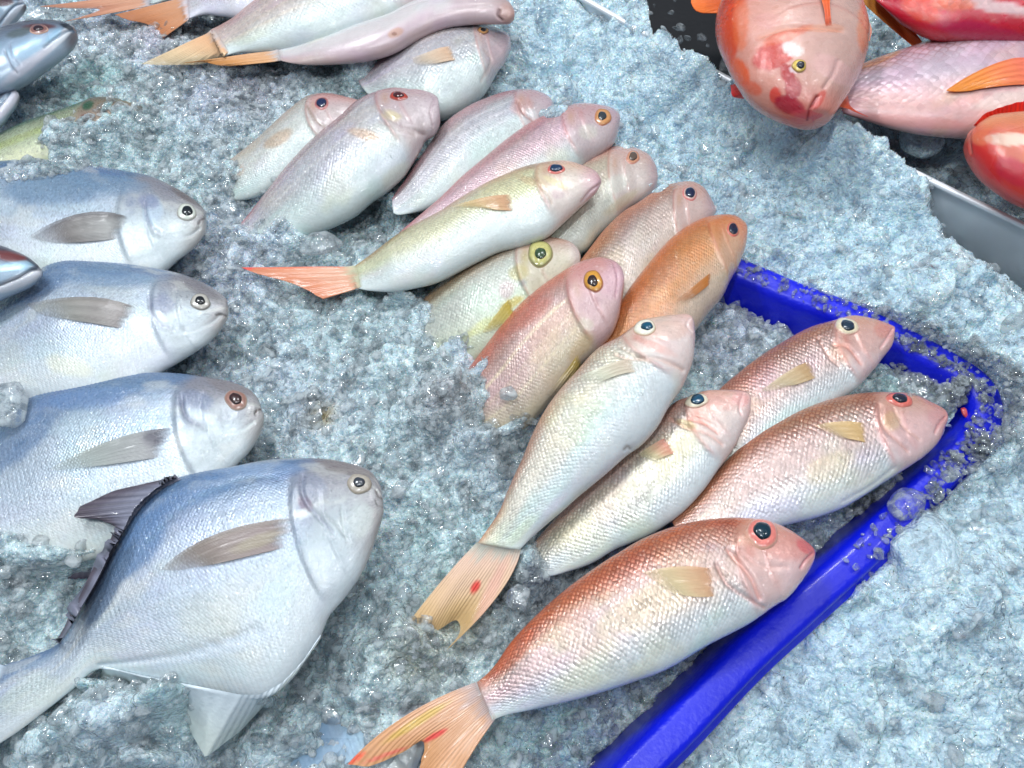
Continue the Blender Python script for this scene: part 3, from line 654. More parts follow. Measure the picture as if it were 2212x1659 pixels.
H_ = make_body('bream', 'bream', 'silvery bream with its head buried in ice behind the upright one', [(1196, 226), (1184, 212), (1150, 199), (1105, 201), (1053, 217), (1001, 241), (960, 272), (933, 306), (905, 344), (881, 382), (858, 412), (846, 430)],
    [(1196, 240), (1186, 268), (1150, 300), (1090, 345), (1040, 380), (985, 420), (930, 448), (890, 460), (862, 464), (848, 460)], z=(.028, .020), pal=BREAM, seed=8, group=GB, hl=.2,
    stripes=[(.25, .03, (225, 222, 225), .6), (0, .03, (225, 222, 225), .5), (-.25, .03, (225, 222, 225), .4)], spots=[(1128, 232, 26, 22, 0, (196, 150, 140), .5), (1148, 248, 16, 12, 30, (215, 220, 220), .6)],
    lines=[([(1118, 222), (1130, 246), (1150, 262)], 3, (150, 100, 90), .6, .0010)])
G_ = make_body('bream', 'bream', 'plump striped bream with a red flat eye lying on top of the small one', [(950, 228), (944, 212), (920, 203), (888, 200), (847, 200), (802, 212), (767, 231), (733, 262), (698, 290), (664, 320), (623, 362), (581, 413), (554, 444), (532, 470), (518, 484)],
    [(950, 240), (950, 264), (938, 286), (920, 298), (908, 320), (891, 348), (870, 378), (836, 408), (802, 432), (767, 461), (716, 487), (664, 506), (610, 518), (570, 524), (540, 520)], z=(.044, .002), th=.45, roll=.25, pal=BREAM, seed=9, group=GB, hl=.27,
    stripes=[(.55, .025, (225, 215, 215), .7), (.32, .025, (225, 220, 215), .7), (.1, .022, (228, 222, 215), .6), (-.12, .02, (225, 225, 220), .4)],
    spots=[(845, 250, 24, 12, 10, (214, 200, 160), .8), (784, 290, 44, 13, 14, (206, 176, 150), .75), (860, 380, 40, 26, -40, (205, 205, 190), .5), (846, 340, 3, 2, 0, (50, 90, 100), .9)],
    lines=[([(822, 236), (842, 258), (880, 276), (915, 290)], 4, (150, 130, 128), .6, .0014), ([(820, 262), (858, 278), (896, 292)], 3, (170, 150, 145), .5, .0008), ([(938, 215), (930, 240), (936, 270)], 3, (165, 140, 145), .4, .0006),
           ([(902, 331), (884, 372), (850, 420), (822, 455)], 3, (232, 226, 205), .6, -.0005)])
eye(G_, 861, 208, 20, 10, iris=(170, 60, 45), ring=(150, 70, 60), pupil=(70, 20, 22), pr=.6)
I_ = make_body('bream', 'bream', 'rosy bream with an amber-ringed eye, tucked behind the yellow-bellied one', [(1338, 258), (1334, 246), (1308, 235), (1260, 230), (1218, 237), (1156, 265), (1105, 299), (1053, 340), (1001, 382), (960, 420), (915, 458), (876, 490), (852, 512)],
    [(1338, 264), (1338, 280), (1322, 312), (1270, 350), (1200, 400), (1120, 440), (1040, 470), (960, 500), (910, 520), (872, 532)], z=(.034, .026), th=.5, pal=dict(BREAM, back=(196, 128, 132), mid=(206, 178, 184), head=(198, 150, 146)), seed=10, group=GB, hl=.25,
    stripes=[(.3, .02, (225, 205, 205), .5), (.1, .02, (225, 210, 210), .4)], spots=[(1270, 285, 24, 18, 0, (205, 205, 190), .5), (1212, 244, 3, 2, 0, (250, 250, 250), .8)])
eye(I_, 1302, 253, 18, 20, rot=0, iris=(196, 140, 90), ring=(170, 110, 70), pupil=(50, 55, 60), pr=.5, pox=-2)
K_ = make_body('bream', 'bream', 'brownish bream with a clouded brown eye wedged behind the pointed snout', [(1420, 376), (1412, 356), (1397, 336), (1363, 323), (1325, 322), (1280, 334), (1240, 352), (1200, 385), (1160, 430), (1130, 470)],
    [(1420, 384), (1418, 404), (1395, 425), (1362, 446), (1330, 476), (1294, 508), (1265, 540), (1220, 552), (1170, 552), (1140, 530)], z=(.024, .018), pal=dict(BREAM, back=(198, 142, 130), mid=(190, 180, 160), belly=(205, 208, 196), head=(204, 168, 160), cheek=(205, 190, 185)), seed=11, group=GB, hl=.36, n=180,
    spots=[(1330, 400, 34, 20, -30, (214, 216, 205), .6), (1345, 435, 50, 12, -35, (200, 190, 160), .6)])
eye(K_, 1367, 340, 15, 15, iris=(196, 140, 110), ring=(190, 130, 110), pupil=(90, 75, 65), pr=.62)
J_ = make_body('bream', 'bream', 'long yellow-bellied bream with pointed pink snout and bright orange tail on the ice', [(1299, 390), (1284, 374), (1249, 361), (1215, 354), (1174, 358), (1129, 368), (1087, 385), (1039, 406), (994, 433), (950, 461), (898, 487), (860, 508), (815, 540), (785, 562), (764, 577)],
    [(1299, 396), (1287, 416), (1260, 440), (1218, 478), (1180, 510), (1132, 528), (1080, 540), (1025, 566), (950, 605), (898, 620), (846, 629), (800, 628), (768, 622)], z=(.050, .016), th=.5, roll=.22, pal=dict(BREAM, back=(196, 168, 130), mid=(212, 210, 178), belly=(214, 224, 222), head=(214, 170, 150), cheek=(222, 205, 195), snout=(214, 165, 175)), seed=12, group=GB, hl=.25, silver=.4,
    spots=[(1150, 392, 40, 10, 15, (205, 180, 140), .6), (1200, 396, 30, 8, 25, (222, 208, 160), .7), (1205, 420, 14, 10, 0, (196, 160, 170), .4), (1150, 360, 60, 5, -8, (170, 140, 110), .5)],
    lines=[([(1150, 380), (1165, 400), (1185, 425), (1192, 440)], 3, (180, 150, 130), .5, .0009), ([(1298, 396), (1276, 412), (1256, 436)], 2.5, (190, 160, 165), .5, .0007)])
eye(J_, 1201, 366, 19, 11, rot=-4, iris=(206, 110, 100), ring=(200, 90, 85), pupil=(20, 48, 78), pr=.72, lid=(215, 170, 150))
fin(J_, 'pectoral_fin', [(1113, 419), (1119, 455)], [(978, 450), (1010, 450), (1060, 452)], M=[(1040, 432), (1075, 455)], cb=(206, 160, 125), ce=(214, 190, 140))
fin(J_, 'tail_fin', [(770, 576), (774, 622)], [(521, 578), (560, 592), (612, 606), (655, 622), (697, 646)], cb=(208, 160, 134), ce=(200, 124, 88), zdef=.016, zt=.012, edge=((222, 80, 60), .10, 0, .5), tipclear=.12, spots=[(530, 580, 18, 6, 0, (220, 80, 70), .9)])
L_ = make_body('bream', 'bream', 'pink grey bream with a navy eye leaning on the orange one', [(1546, 452), (1536, 432), (1518, 408), (1490, 396), (1449, 402), (1415, 416), (1380, 440), (1346, 461), (1311, 492), (1280, 530), (1256, 560), (1240, 585)],
    [(1546, 460), (1530, 480), (1500, 510), (1460, 550), (1425, 590), (1395, 635), (1370, 665), (1330, 672), (1296, 655), (1270, 628)], z=(.030, .022), pal=dict(BREAM, back=(194, 134, 106), mid=(190, 170, 160), belly=(200, 188, 176), head=(200, 160, 148), cheek=(206, 182, 176)), seed=13, group=GB, hl=.3, net=.8, scale=30)
eye(L_, 1490, 418, 15, 17, rot=-20, iris=(205, 170, 160), ring=(196, 90, 90), pupil=(22, 38, 66), pr=.68)
M_ = make_body('bream', 'bream', 'amber orange bream whose head touches the end of the blue rim', [(1612, 500), (1606, 482), (1580, 468), (1535, 471), (1500, 482), (1466, 502), (1432, 533), (1397, 575), (1370, 609), (1342, 650), (1312, 700), (1296, 738)],
    [(1612, 512), (1610, 535), (1598, 568), (1578, 605), (1561, 640), (1530, 676), (1503, 712), (1470, 750), (1420, 785), (1370, 805), (1325, 800)], z=(.036, .030), th=.5, pal=dict(back=(196, 112, 54), mid=(196, 138, 90), belly=(200, 180, 160), head=(206, 128, 82), cheek=(208, 165, 135), snout=(214, 140, 110), gillc=(190, 120, 60)), seed=14, group=GB, hl=.24, silver=.2, net=.5, scale=30,
    spots=[(1500, 540, 30, 22, -30, (200, 122, 56), .5), (1440, 590, 26, 40, 40, (196, 130, 100), .4), (1560, 560, 40, 20, -50, (208, 168, 140), .5)])
eye(M_, 1583, 496, 13, 16, rot=-8, iris=(200, 130, 105), ring=(200, 70, 60), pupil=(28, 34, 56), pr=.74)
fin(M_, 'pectoral_fin', [(1541, 584), (1536, 610)], [(1458, 652), (1475, 652), (1490, 648)], cb=(196, 122, 50), ce=(190, 130, 80))
N_ = make_body('bream', 'bream', 'olive tinted bream with a big green eye, tail end lost in the ice', [(1254, 552), (1244, 536), (1224, 524), (1183, 518), (1135, 522), (1090, 536), (1038, 561), (990, 588), (956, 612), (924, 640), (900, 668), (872, 700), (850, 724)],
    [(1254, 560), (1250, 576), (1230, 605), (1190, 645), (1150, 690), (1105, 735), (1050, 775), (990, 795), (930, 790), (880, 768)], z=(.034, -.006), th=.5, pal=dict(BREAM, back=(180, 146, 110), mid=(196, 200, 190), belly=(200, 208, 185), head=(190, 155, 138), cheek=(196, 184, 160), snout=(205, 185, 180), gillc=(170, 160, 80)), seed=15, group=GB, hl=.34, silver=.35,
    spots=[(1120, 590, 24, 20, 0, (176, 160, 80), .55), (1105, 655, 36, 12, -30, (190, 170, 60), .8), (1050, 700, 60, 12, -30, (205, 205, 110), .5), (1095, 625, 26, 20, -60, (190, 160, 165), .6), (1128, 612, 12, 8, 0, (110, 120, 125), .5)])
eye(N_, 1167, 549, 29, 28, iris=(182, 176, 110), ring=(120, 120, 80), pupil=(48, 70, 42), pr=.40, pox=2, poy=3, lid=(186, 170, 130), dome=.3)
fin(N_, 'pectoral_fin', [(1105, 640), (1112, 668)], [(1040, 720), (1060, 716), (1080, 708)], cb=(190, 165, 60), ce=(196, 180, 110))
O_ = make_body('bream', 'bream', 'coral backed bream with a large orange-rimmed eye and pale dashed stripes', [(1346, 606), (1342, 582), (1322, 566), (1286, 561), (1241, 575), (1193, 604), (1148, 638), (1107, 676), (1073, 716), (1045, 754), (1010, 800), (975, 842), (950, 872)],
    [(1348, 620), (1344, 650), (1336, 690), (1318, 726), (1286, 760), (1248, 794), (1214, 838), (1180, 880), (1140, 920), (1090, 950), (1040, 962), (1005, 950)], z=(.048, .000), th=.5, pal=dict(BREAM, back=(196, 112, 92), mid=(196, 168, 160), belly=(196, 184, 160), head=(206, 150, 146), cheek=(206, 172, 178), snout=(205, 165, 178), gillc=(190, 160, 140)), seed=16, group=GB, hl=.3, silver=.25,
    stripes=[(.12, .022, (232, 214, 184), .9), (-.22, .022, (226, 208, 176), .8), (-.5, .02, (222, 208, 176), .5)],
    spots=[(1266, 700, 20, 16, 0, (200, 190, 170), .6), (1255, 750, 40, 18, -50, (190, 165, 120), .5), (1322, 610, 26, 40, 0, (206, 165, 175), .5), (1150, 680, 60, 16, -40, (200, 112, 86), .5)],
    lines=[([(1326, 570), (1334, 600), (1330, 640)], 2.5, (185, 140, 150), .5, .0006)])
eye(O_, 1282, 608, 21, 25, rot=-10, iris=(200, 142, 56), ring=(150, 90, 50), pupil=(48, 30, 26), pr=.5, pox=-1, poy=2, dome=.3)
fin(O_, 'pectoral_fin', [(1252, 760), (1262, 790)], [(1180, 850), (1200, 856), (1222, 850)], cb=(186, 160, 70), ce=(190, 175, 150), tipclear=.5)
# ---- snappers
S_ = make_body('snapper', 'snapper', 'snapper nearest the tray corner with a square pink snout and cream ringed eye', [(1930, 710), (1926, 704), (1881, 690), (1839, 684), (1798, 694), (1743, 711), (1691, 739), (1643, 770), (1598, 804), (1553, 842), (1510, 890), (1480, 930)],
    [(1932, 718), (1924, 750), (1900, 782), (1877, 811), (1850, 839), (1815, 862), (1760, 900), (1700, 940), (1640, 985), (1590, 1010), (1550, 1015)], z=(.026, .020), pal=dict(SNAP, back=(176, 128, 108)), seed=21, group=GS, hl=.3, scale=26, net=1.0, silver=.55,
    spots=[(1870, 735, 46, 30, 20, (218, 172, 158), .5), (1815, 765, 26, 22, 20, (214, 160, 145), .35), (1906, 712, 24, 18, 30, (214, 140, 125), .6)],
    lines=[([(1800, 745), (1830, 752), (1850, 775), (1858, 786)], 4, (205, 130, 112), .55, .0010), ([(1768, 732), (1790, 770), (1812, 790)], 3, (200, 150, 135), .5, .0009), ([(1929, 712), (1912, 738), (1902, 752)], 2.5, (232, 180, 176), .8, .0008)])
eye(S_, 1829, 706, 27, 19, rot=8, iris=(222, 208, 178), ring=(206, 170, 150), pupil=(30, 48, 66), prx=15, pry=11, pox=1, poy=1)
fin(S_, 'pectoral_fin', [(1752, 779), (1770, 812)], [(1641, 848), (1668, 845), (1700, 836)], M=[(1700, 806), (1732, 828)], cb=(200, 165, 120), ce=(214, 200, 165))
T_ = make_body('snapper', 'snapper', 'broad snapper behind the nearest one with a red slit eye and yellow side fin', [(2045, 895), (2036, 884), (2008, 870), (1966, 852), (1908, 848), (1846, 852), (1794, 863), (1743, 880), (1691, 904), (1643, 932), (1598, 966), (1564, 1000), (1519, 1052), (1480, 1096), (1450, 1130)],
    [(2047, 904), (2042, 925), (2028, 956), (1994, 987), (1932, 1028), (1863, 1073), (1820, 1098), (1762, 1119), (1700, 1134), (1640, 1150), (1570, 1176), (1510, 1186), (1480, 1180)], z=(.030, .020), pal=dict(SNAP, back=(178, 120, 92), cheek=(226, 186, 184)), seed=22, group=GS, hl=.27, scale=26, net=1.0, silver=.55,
    spots=[(1980, 930, 50, 34, 30, (224, 184, 180), .5), (1925, 910, 20, 22, 0, (218, 190, 140), .5), (1790, 1010, 60, 34, -30, (222, 205, 165), .45), (2025, 905, 20, 22, 0, (222, 170, 170), .5)],
    lines=[([(1900, 880), (1905, 920), (1940, 955), (1960, 975)], 4, (206, 150, 135), .5, .0012), ([(1930, 885), (1950, 920), (1985, 950)], 3, (206, 160, 140), .4, .0007), ([(2044, 900), (2030, 915), (2020, 935)], 2.5, (200, 130, 130), .6, .0008),
           ([(1932, 1010), (1880, 1050), (1820, 1085)], 3, (200, 200, 205), .5, .0006)])
eye(T_, 1943, 865, 29, 15, rot=12, iris=(216, 110, 98), ring=(206, 110, 95), pupil=(30, 34, 50), prx=16, pry=9, pox=-1)
fin(T_, 'pectoral_fin', [(1875, 915), (1876, 957)], [(1756, 922), (1785, 935), (1815, 946)], M=[(1812, 914), (1845, 952)], cb=(214, 180, 125), ce=(222, 196, 150))
R_ = make_body('snapper', 'snapper', 'snapper squeezed between the pale tilted one and the broad one', [(1620, 856), (1612, 848), (1584, 845), (1549, 845), (1518, 847), (1491, 858), (1459, 869), (1420, 905), (1370, 950), (1320, 1000), (1265, 1055), (1215, 1105), (1170, 1152), (1138, 1192)],
    [(1622, 866), (1617, 900), (1601, 935), (1581, 975), (1550, 1016), (1515, 1065), (1467, 1113), (1401, 1156), (1330, 1186), (1280, 1216), (1228, 1234), (1190, 1244), (1160, 1246)], z=(.036, .010), roll=.15, pal=dict(PALE, head=(224, 176, 160)), seed=23, group=GS, hl=.27, scale=26, net=.5, silver=.5,
    spots=[(1560, 870, 40, 20, 10, (226, 168, 158), .5), (1600, 862, 22, 18, 20, (232, 170, 165), .7), (1480, 915, 26, 10, 20, (222, 200, 140), .6), (1512, 905, 30, 12, 20, (218, 150, 130), .4), (1310, 1070, 60, 16, -35, (212, 190, 165), .4)],
    lines=[([(1450, 905), (1480, 922), (1530, 938), (1560, 960)], 4, (214, 150, 130), .4, .0012), ([(1486, 905), (1520, 915), (1550, 935)], 4, (214, 130, 112), .55, .0010), ([(1606, 850), (1598, 880), (1602, 896)], 2.5, (232, 190, 185), .7, .0006)])
eye(R_, 1505, 867, 27, 15, rot=-8, iris=(222, 214, 190), ring=(210, 185, 160), pupil=(20, 70, 96), prx=15, pry=10, pox=2)
fin(R_, 'pectoral_fin', [(1441, 944), (1462, 977)], [(1378, 985), (1395, 992), (1415, 996)], cb=(222, 150, 130), ce=(222, 212, 170), tipclear=.4)
Q_ = make_body('snapper', 'snapper', 'big pale snapper tilted belly up with a teal eye and spread tail', [(1496, 690), (1484, 681), (1456, 683), (1429, 686), (1388, 694), (1366, 708), (1336, 730), (1288, 758), (1244, 804), (1206, 845), (1178, 884), (1150, 938), (1129, 990), (1101, 1050), (1076, 1108), (1048, 1150), (1030, 1176)],
    [(1499, 698), (1501, 738), (1492, 790), (1477, 831), (1446, 877), (1422, 921), (1390, 958), (1353, 985), (1309, 1024), (1257, 1067), (1209, 1109), (1165, 1147), (1138, 1172), (1120, 1190)], z=(.056, .026), th=.5, roll=.4, n=300, m=110, pal=PALE, seed=24, group=GS, hl=.25, scale=30, net=.8, silver=.22,
    spots=[(1440, 715, 50, 22, -5, (224, 186, 168), .5), (1420, 752, 46, 12, 22, (214, 150, 135), .6), (1460, 770, 36, 34, 0, (226, 206, 200), .5), (1310, 770, 50, 20, 20, (214, 208, 180), .4), (1200, 960, 40, 100, 30, (214, 205, 190), .5), (1318, 965, 0.1, .1, 0, (90, 90, 90), 0)],
    lines=[([(1330, 765), (1360, 775), (1410, 775), (1460, 790), (1476, 800)], 4, (206, 170, 155), .5, .0012), ([(1340, 750), (1372, 768), (1405, 784)], 3, (190, 165, 140), .4, .0006), ([(1490, 690), (1484, 702), (1494, 716)], 2.5, (232, 210, 205), .7, .0005),
           ([(1350, 972), (1356, 966), (1362, 970)], 3, (140, 135, 125), .6, .0008)])
eye(Q_, 1393, 709, 26, 17, rot=-8, iris=(226, 222, 205), ring=(196, 180, 150), pupil=(18, 74, 98), prx=14, pry=8, pox=5)
fin(Q_, 'pectoral_fin', [(1368, 775), (1384, 802)], [(1240, 822), (1262, 828), (1290, 832)], M=[(1310, 792), (1335, 812)], cb=(214, 196, 176), ce=(216, 218, 196), tipclear=.6, clear=.25)
fin(Q_, 'tail_fin', [(1030, 1172), (1050, 1178), (1075, 1184), (1098, 1188), (1122, 1188)], [(866, 1368), (905, 1386), (945, 1362), (985, 1340), (992, 1368), (964, 1405)], M=[(945, 1266), (968, 1282), (1010, 1268), (1055, 1268), (1079, 1282)], cb=(222, 188, 168), ce=(206, 172, 120), zdef=.026, zt=.008, tipclear=.45,
    spots=[(1027, 1268, 10, 18, 25, (212, 40, 40), .9), (1060, 1280, 16, 80, 25, (222, 170, 155), .6)], dark=.08)
U_ = make_body('snapper', 'snapper', 'nearest snapper with rust scaled back, pink head and a large red-ringed eye', [(1760, 1192), (1752, 1180), (1735, 1166), (1700, 1143), (1659, 1126), (1597, 1120), (1531, 1123), (1463, 1136), (1390, 1164), (1332, 1198), (1270, 1238), (1214, 1280), (1159, 1329), (1107, 1384), (1073, 1432), (1050, 1458), (1028, 1476)],
    [(1761, 1198), (1753, 1224), (1728, 1260), (1700, 1290), (1666, 1314), (1614, 1350), (1531, 1393), (1442, 1446), (1373, 1472), (1304, 1494), (1228, 1515), (1142, 1535), (1090, 1546), (1062, 1558)], z=(.040, .026), th=.48, n=330, m=130, pal=SNAP, seed=25, group=GS, hl=.235, scale=30, net=1.0, silver=.5,
    spots=[(1690, 1180, 60, 34, 20, (222, 140, 130), .45), (1740, 1182, 24, 14, 35, (214, 80, 90), .55), (1640, 1250, 56, 44, 10, (226, 190, 180), .4), (1400, 1310, 120, 46, -28, (220, 208, 160), .38), (1520, 1240, 60, 20, 0, (212, 176, 150), .3), (1110, 1400, 26, 70, 38, (196, 92, 50), .5), (1250, 1275, 60, 22, -35, (196, 108, 74), .45), (1590, 1160, 80, 22, 5, (206, 150, 120), .4)],
    lines=[([(1572, 1188), (1596, 1216), (1622, 1250), (1640, 1292)], 5, (214, 140, 125), .5, .0014), ([(1548, 1220), (1570, 1260), (1610, 1290), (1650, 1312)], 4, (206, 150, 140), .5, .0012), ([(1758, 1194), (1742, 1208), (1730, 1226)], 3, (190, 110, 120), .6, .0010), ([(1600, 1195), (1640, 1222), (1700, 1225)], 4, (214, 165, 155), .3, .0005)])
eye(U_, 1646, 1154, 36, 32, rot=10, iris=(224, 128, 118), ring=(208, 160, 140), pupil=(14, 44, 58), prx=20, pry=17, pox=-2, poy=-1, lid=(214, 165, 145), dome=.26)
fin(U_, 'pectoral_fin', [(1546, 1230), (1551, 1286)], [(1388, 1238), (1420, 1262), (1458, 1284)], M=[(1468, 1226), (1508, 1290)], cb=(212, 165, 130), ce=(222, 208, 165), tipclear=.5, ray_n=30)
fin(U_, 'tail_fin', [(1032, 1474), (1040, 1495), (1048, 1515), (1056, 1535), (1068, 1558)], [(750, 1652), (800, 1655), (868, 1626), (914, 1602), (906, 1660), (890, 1740), (960, 1740)], M=[(873, 1548), (915, 1568), (958, 1580), (975, 1610), (1012, 1640)], cb=(206, 160, 130), ce=(196, 142, 96), zdef=.026, zt=.020, tipclear=.15,
    spots=[(938, 1590, 34, 7, -28, (205, 40, 50), .85), (765, 1640, 30, 9, -30, (222, 76, 40), .9), (900, 1560, 90, 10, -32, (190, 160, 60), .7), (830, 1632, 60, 5, -20, (214, 80, 80), .6)], ray_n=34, ragged=4)
# ---- pomfrets
P1 = make_body('pomfret', 'pomfret', 'uppermost silver pomfret, its long dark side fin edged in brown', [(444, 470), (440, 452), (413, 428), (379, 408), (327, 384), (258, 370), (172, 358), (86, 351), (0, 352), (-80, 366), (-180, 400)],
    [(444, 480), (440, 505), (413, 537), (379, 563), (345, 590), (280, 612), (180, 625), (80, 620), (0, 600), (-80, 560), (-180, 500)], z=(.030, .026), th=.26, pal=POM, seed=31, scale=90, silver=.35, hl=.26, group=GP, texture=.5,
    spots=[(402, 416, 62, 16, 32, (98, 88, 86), .75), (330, 458, 22, 34, 10, (176, 196, 214), .7), (322, 436, 24, 16, 10, (130, 140, 168), .8), (110, 410, 130, 40, 0, (112, 142, 172), .8), (230, 395, 90, 22, 8, (120, 150, 178), .6), (380, 490, 44, 20, 10, (205, 215, 215), .5)],
    lines=[([(312, 440), (318, 470), (330, 495), (345, 505)], 3, (110, 112, 130), .6, .0010), ([(330, 500), (370, 512), (410, 508), (432, 492)], 3, (180, 188, 192), .5, .0008), ([(446, 470), (436, 474), (430, 482)], 2.5, (70, 60, 60), .8, .0008), ([(30, 402), (120, 380), (220, 376), (290, 392)], 2, (96, 128, 158), .5, .0003)])
eye(P1, 403, 459, 21, 20, iris=(196, 200, 190), ring=(150, 148, 140), pupil=(14, 20, 26), pr=.55, pox=2, lid=(170, 170, 165), dome=.26)
fin(P1, 'pectoral_fin', [(293, 474), (266, 514)], [(64, 514), (90, 522), (118, 526)], M=[(180, 464), (186, 524)], cb=(166, 166, 164), ce=(120, 112, 108), edge=((84, 76, 78), .4, 0, .7), tipclear=.35, ray_n=20, ragged=5)
P2 = make_body('pomfret', 'pomfret', 'second pomfret from the top with a grey eye and closed mouth line', [(493, 664), (486, 642), (448, 616), (396, 594), (344, 582), (275, 571), (207, 564), (150, 562), (105, 576), (60, 610), (10, 650), (-60, 715), (-120, 770)],
    [(494, 672), (488, 692), (472, 716), (448, 740), (413, 764), (379, 785), (344, 806), (290, 850), (200, 880), (100, 880), (0, 865), (-60, 850), (-120, 820)], z=(.034, .030), th=.26, pal=POM, seed=32, scale=90, silver=.35, hl=.25, group=GP, texture=.5,
    spots=[(430, 622, 56, 14, 30, (120, 116, 120), .7), (352, 660, 28, 20, 10, (118, 125, 152), .6), (340, 690, 26, 16, 30, (224, 232, 238), .7), (80, 620, 90, 26, -25, (96, 130, 172), .7), (220, 600, 110, 20, 2, (120, 150, 182), .6), (150, 790, 60, 24, 15, (224, 224, 196), .5), (300, 700, 24, 20, 0, (222, 230, 232), .8)],
    lines=[([(322, 640), (326, 670), (345, 700), (372, 712)], 3, (130, 130, 150), .6, .0010), ([(345, 708), (400, 716), (450, 700), (476, 682)], 3, (186, 194, 196), .5, .0008), ([(488, 682), (476, 678), (468, 680)], 2.5, (50, 46, 44), .85, .0008), ([(60, 650), (110, 604), (190, 586), (280, 594)], 2, (90, 116, 150), .5, .0004)])
eye(P2, 433, 653, 23, 18, iris=(176, 172, 164), ring=(110, 104, 98), pupil=(18, 20, 24), pr=.5, lid=(176, 178, 174), dome=.26)
fin(P2, 'pectoral_fin', [(306, 668), (274, 712)], [(62, 660), (78, 674), (100, 684)], M=[(188, 645), (200, 700)], cb=(160, 152, 150), ce=(150, 150, 142), edge=((120, 112, 104), .3, 0, .6), tipclear=.4, ray_n=20, ragged=5)
P3 = make_body('pomfret', 'pomfret', 'third pomfret from the top with a reddish brown eye and tiny toothed mouth', [(564, 884), (558, 862), (536, 840), (490, 823), (421, 812), (344, 806), (268, 810), (191, 823), (115, 842), (60, 864), (20, 905), (-30, 960), (-110, 1050)],
    [(570, 892), (570, 911), (559, 942), (536, 978), (513, 1001), (470, 1050), (400, 1110), (310, 1170), (210, 1205), (110, 1225), (20, 1232), (-50, 1220), (-110, 1170)], z=(.038, .030), th=.24, n=280, pal=POM, seed=33, scale=90, silver=.35, hl=.26, group=GP, texture=.5,
    spots=[(500, 836, 60, 14, 18, (132, 126, 128), .7), (420, 868, 40, 26, 10, (108, 122, 152), .65), (440, 905, 40, 16, 30, (196, 208, 218), .8), (500, 900, 34, 18, -10, (130, 138, 150), .5), (60, 940, 120, 34, -42, (92, 124, 164), .7), (200, 860, 120, 24, -8, (104, 138, 182), .6), (384, 955, 18, 26, 20, (222, 226, 224), .6)],
    lines=[([(394, 862), (396, 890), (412, 910), (440, 922)], 4, (90, 92, 112), .6, .0010), ([(440, 920), (480, 934), (520, 930), (548, 912)], 3, (196, 206, 206), .6, .0008), ([(566, 884), (556, 886), (552, 894)], 2.5, (60, 40, 36), .9, .0009), ([(30, 970), (110, 900), (200, 858), (300, 845)], 2.5, (90, 118, 150), .5, .0004)])
eye(P3, 510, 865, 25, 22, rot=20, iris=(150, 112, 100), ring=(170, 140, 124), pupil=(54, 30, 28), pr=.55, lid=(176, 172, 166), dome=.26)
fin(P3, 'pectoral_fin', [(388, 922), (362, 985)], [(110, 1015), (130, 1018), (160, 1014)], M=[(248, 952), (258, 1002)], cb=(168, 166, 168), ce=(178, 186, 180), edge=((150, 150, 140), .2, 0, .5), tipclear=.4, ray_n=22, ragged=4, spots=[(345, 942, 40, 26, -10, (84, 80, 96), .75)])
fin(P3, 'anal_fin', [(215, 1205), (110, 1222), (20, 1228), (-60, 1222)], [(205, 1250), (120, 1250), (20, 1246), (-60, 1240)], cb=(150, 155, 165), ce=(54, 46, 60), lift=None, zdef=.022, zt=.018, tipclear=0, nu=14, ray_n=60)
P4 = make_body('pomfret', 'pomfret', 'largest and nearest pomfret, whole blue backed body with ragged dark back fin', [(827, 1084), (824, 1055), (808, 1026), (785, 1010), (727, 995), (651, 990), (574, 995), (498, 1010), (430, 1022), (370, 1040), (320, 1076), (289, 1110), (266, 1150), (238, 1196), (214, 1245), (172, 1318), (130, 1385), (80, 1412), (0, 1440), (-60, 1462), (-100, 1478)],
    [(828, 1092), (828, 1110), (815, 1155), (804, 1187), (781, 1238), (746, 1290), (712, 1330), (692, 1376), (660, 1428), (616, 1482), (560, 1510), (480, 1500), (400, 1480), (310, 1462), (213, 1446), (155, 1491), (103, 1532), (34, 1584), (-40, 1630), (-100, 1660)], z=(.050, .034), th=.22, n=340, m=120, pal=POM, seed=34, scale=90, silver=.3, hl=.2, group=GP, texture=.5,
    spots=[(745, 1012, 70, 14, 14, (126, 118, 116), .7), (672, 1048, 36, 28, 15, (130, 138, 158), .65), (660, 1090, 14, 20, -30, (120, 92, 112), .6), (655, 1112, 26, 10, 0, (226, 232, 234), .7), (440, 1060, 150, 26, -22, (104, 140, 184), .55), (300, 1180, 40, 110, 38, (100, 134, 176), .8), (235, 1270, 22, 120, 28, (84, 108, 136), .85), (560, 1015, 110, 16, -2, (124, 152, 188), .6), (780, 1120, 30, 40, 0, (205, 216, 212), .5), (480, 1400, 160, 16, -16, (196, 210, 222), .7), (60, 1500, 80, 40, -30, (205, 216, 208), .6)],
    lines=[([(655, 1030), (652, 1060), (664, 1090), (690, 1120), (720, 1150)], 4, (120, 124, 142), .5, .0012), ([(738, 1100), (742, 1140), (748, 1150)], 3, (190, 198, 196), .6, .0008), ([(708, 1118), (735, 1146), (750, 1164)], 3, (130, 138, 138), .6, .0010), ([(828, 1080), (818, 1072), (814, 1062)], 2.5, (90, 84, 82), .8, .0008), ([(826, 1096), (816, 1090), (812, 1082)], 2, (90, 84, 82), .5, .0006),
           ([(300, 1190), (400, 1090), (520, 1036), (600, 1032)], 3, (110, 140, 160), .45, .0005), ([(126, 1386), (172, 1318), (214, 1245), (250, 1170)], 5, (50, 44, 52), .8, .0006), ([(215, 1438), (330, 1424), (440, 1402), (560, 1360)], 5, (176, 188, 200), .5, .0012)])
eye(P4, 776, 1046, 27, 22, rot=20, iris=(170, 162, 150), ring=(160, 148, 130), pupil=(52, 56, 64), pr=.48, lid=(150, 146, 140), dome=.26)
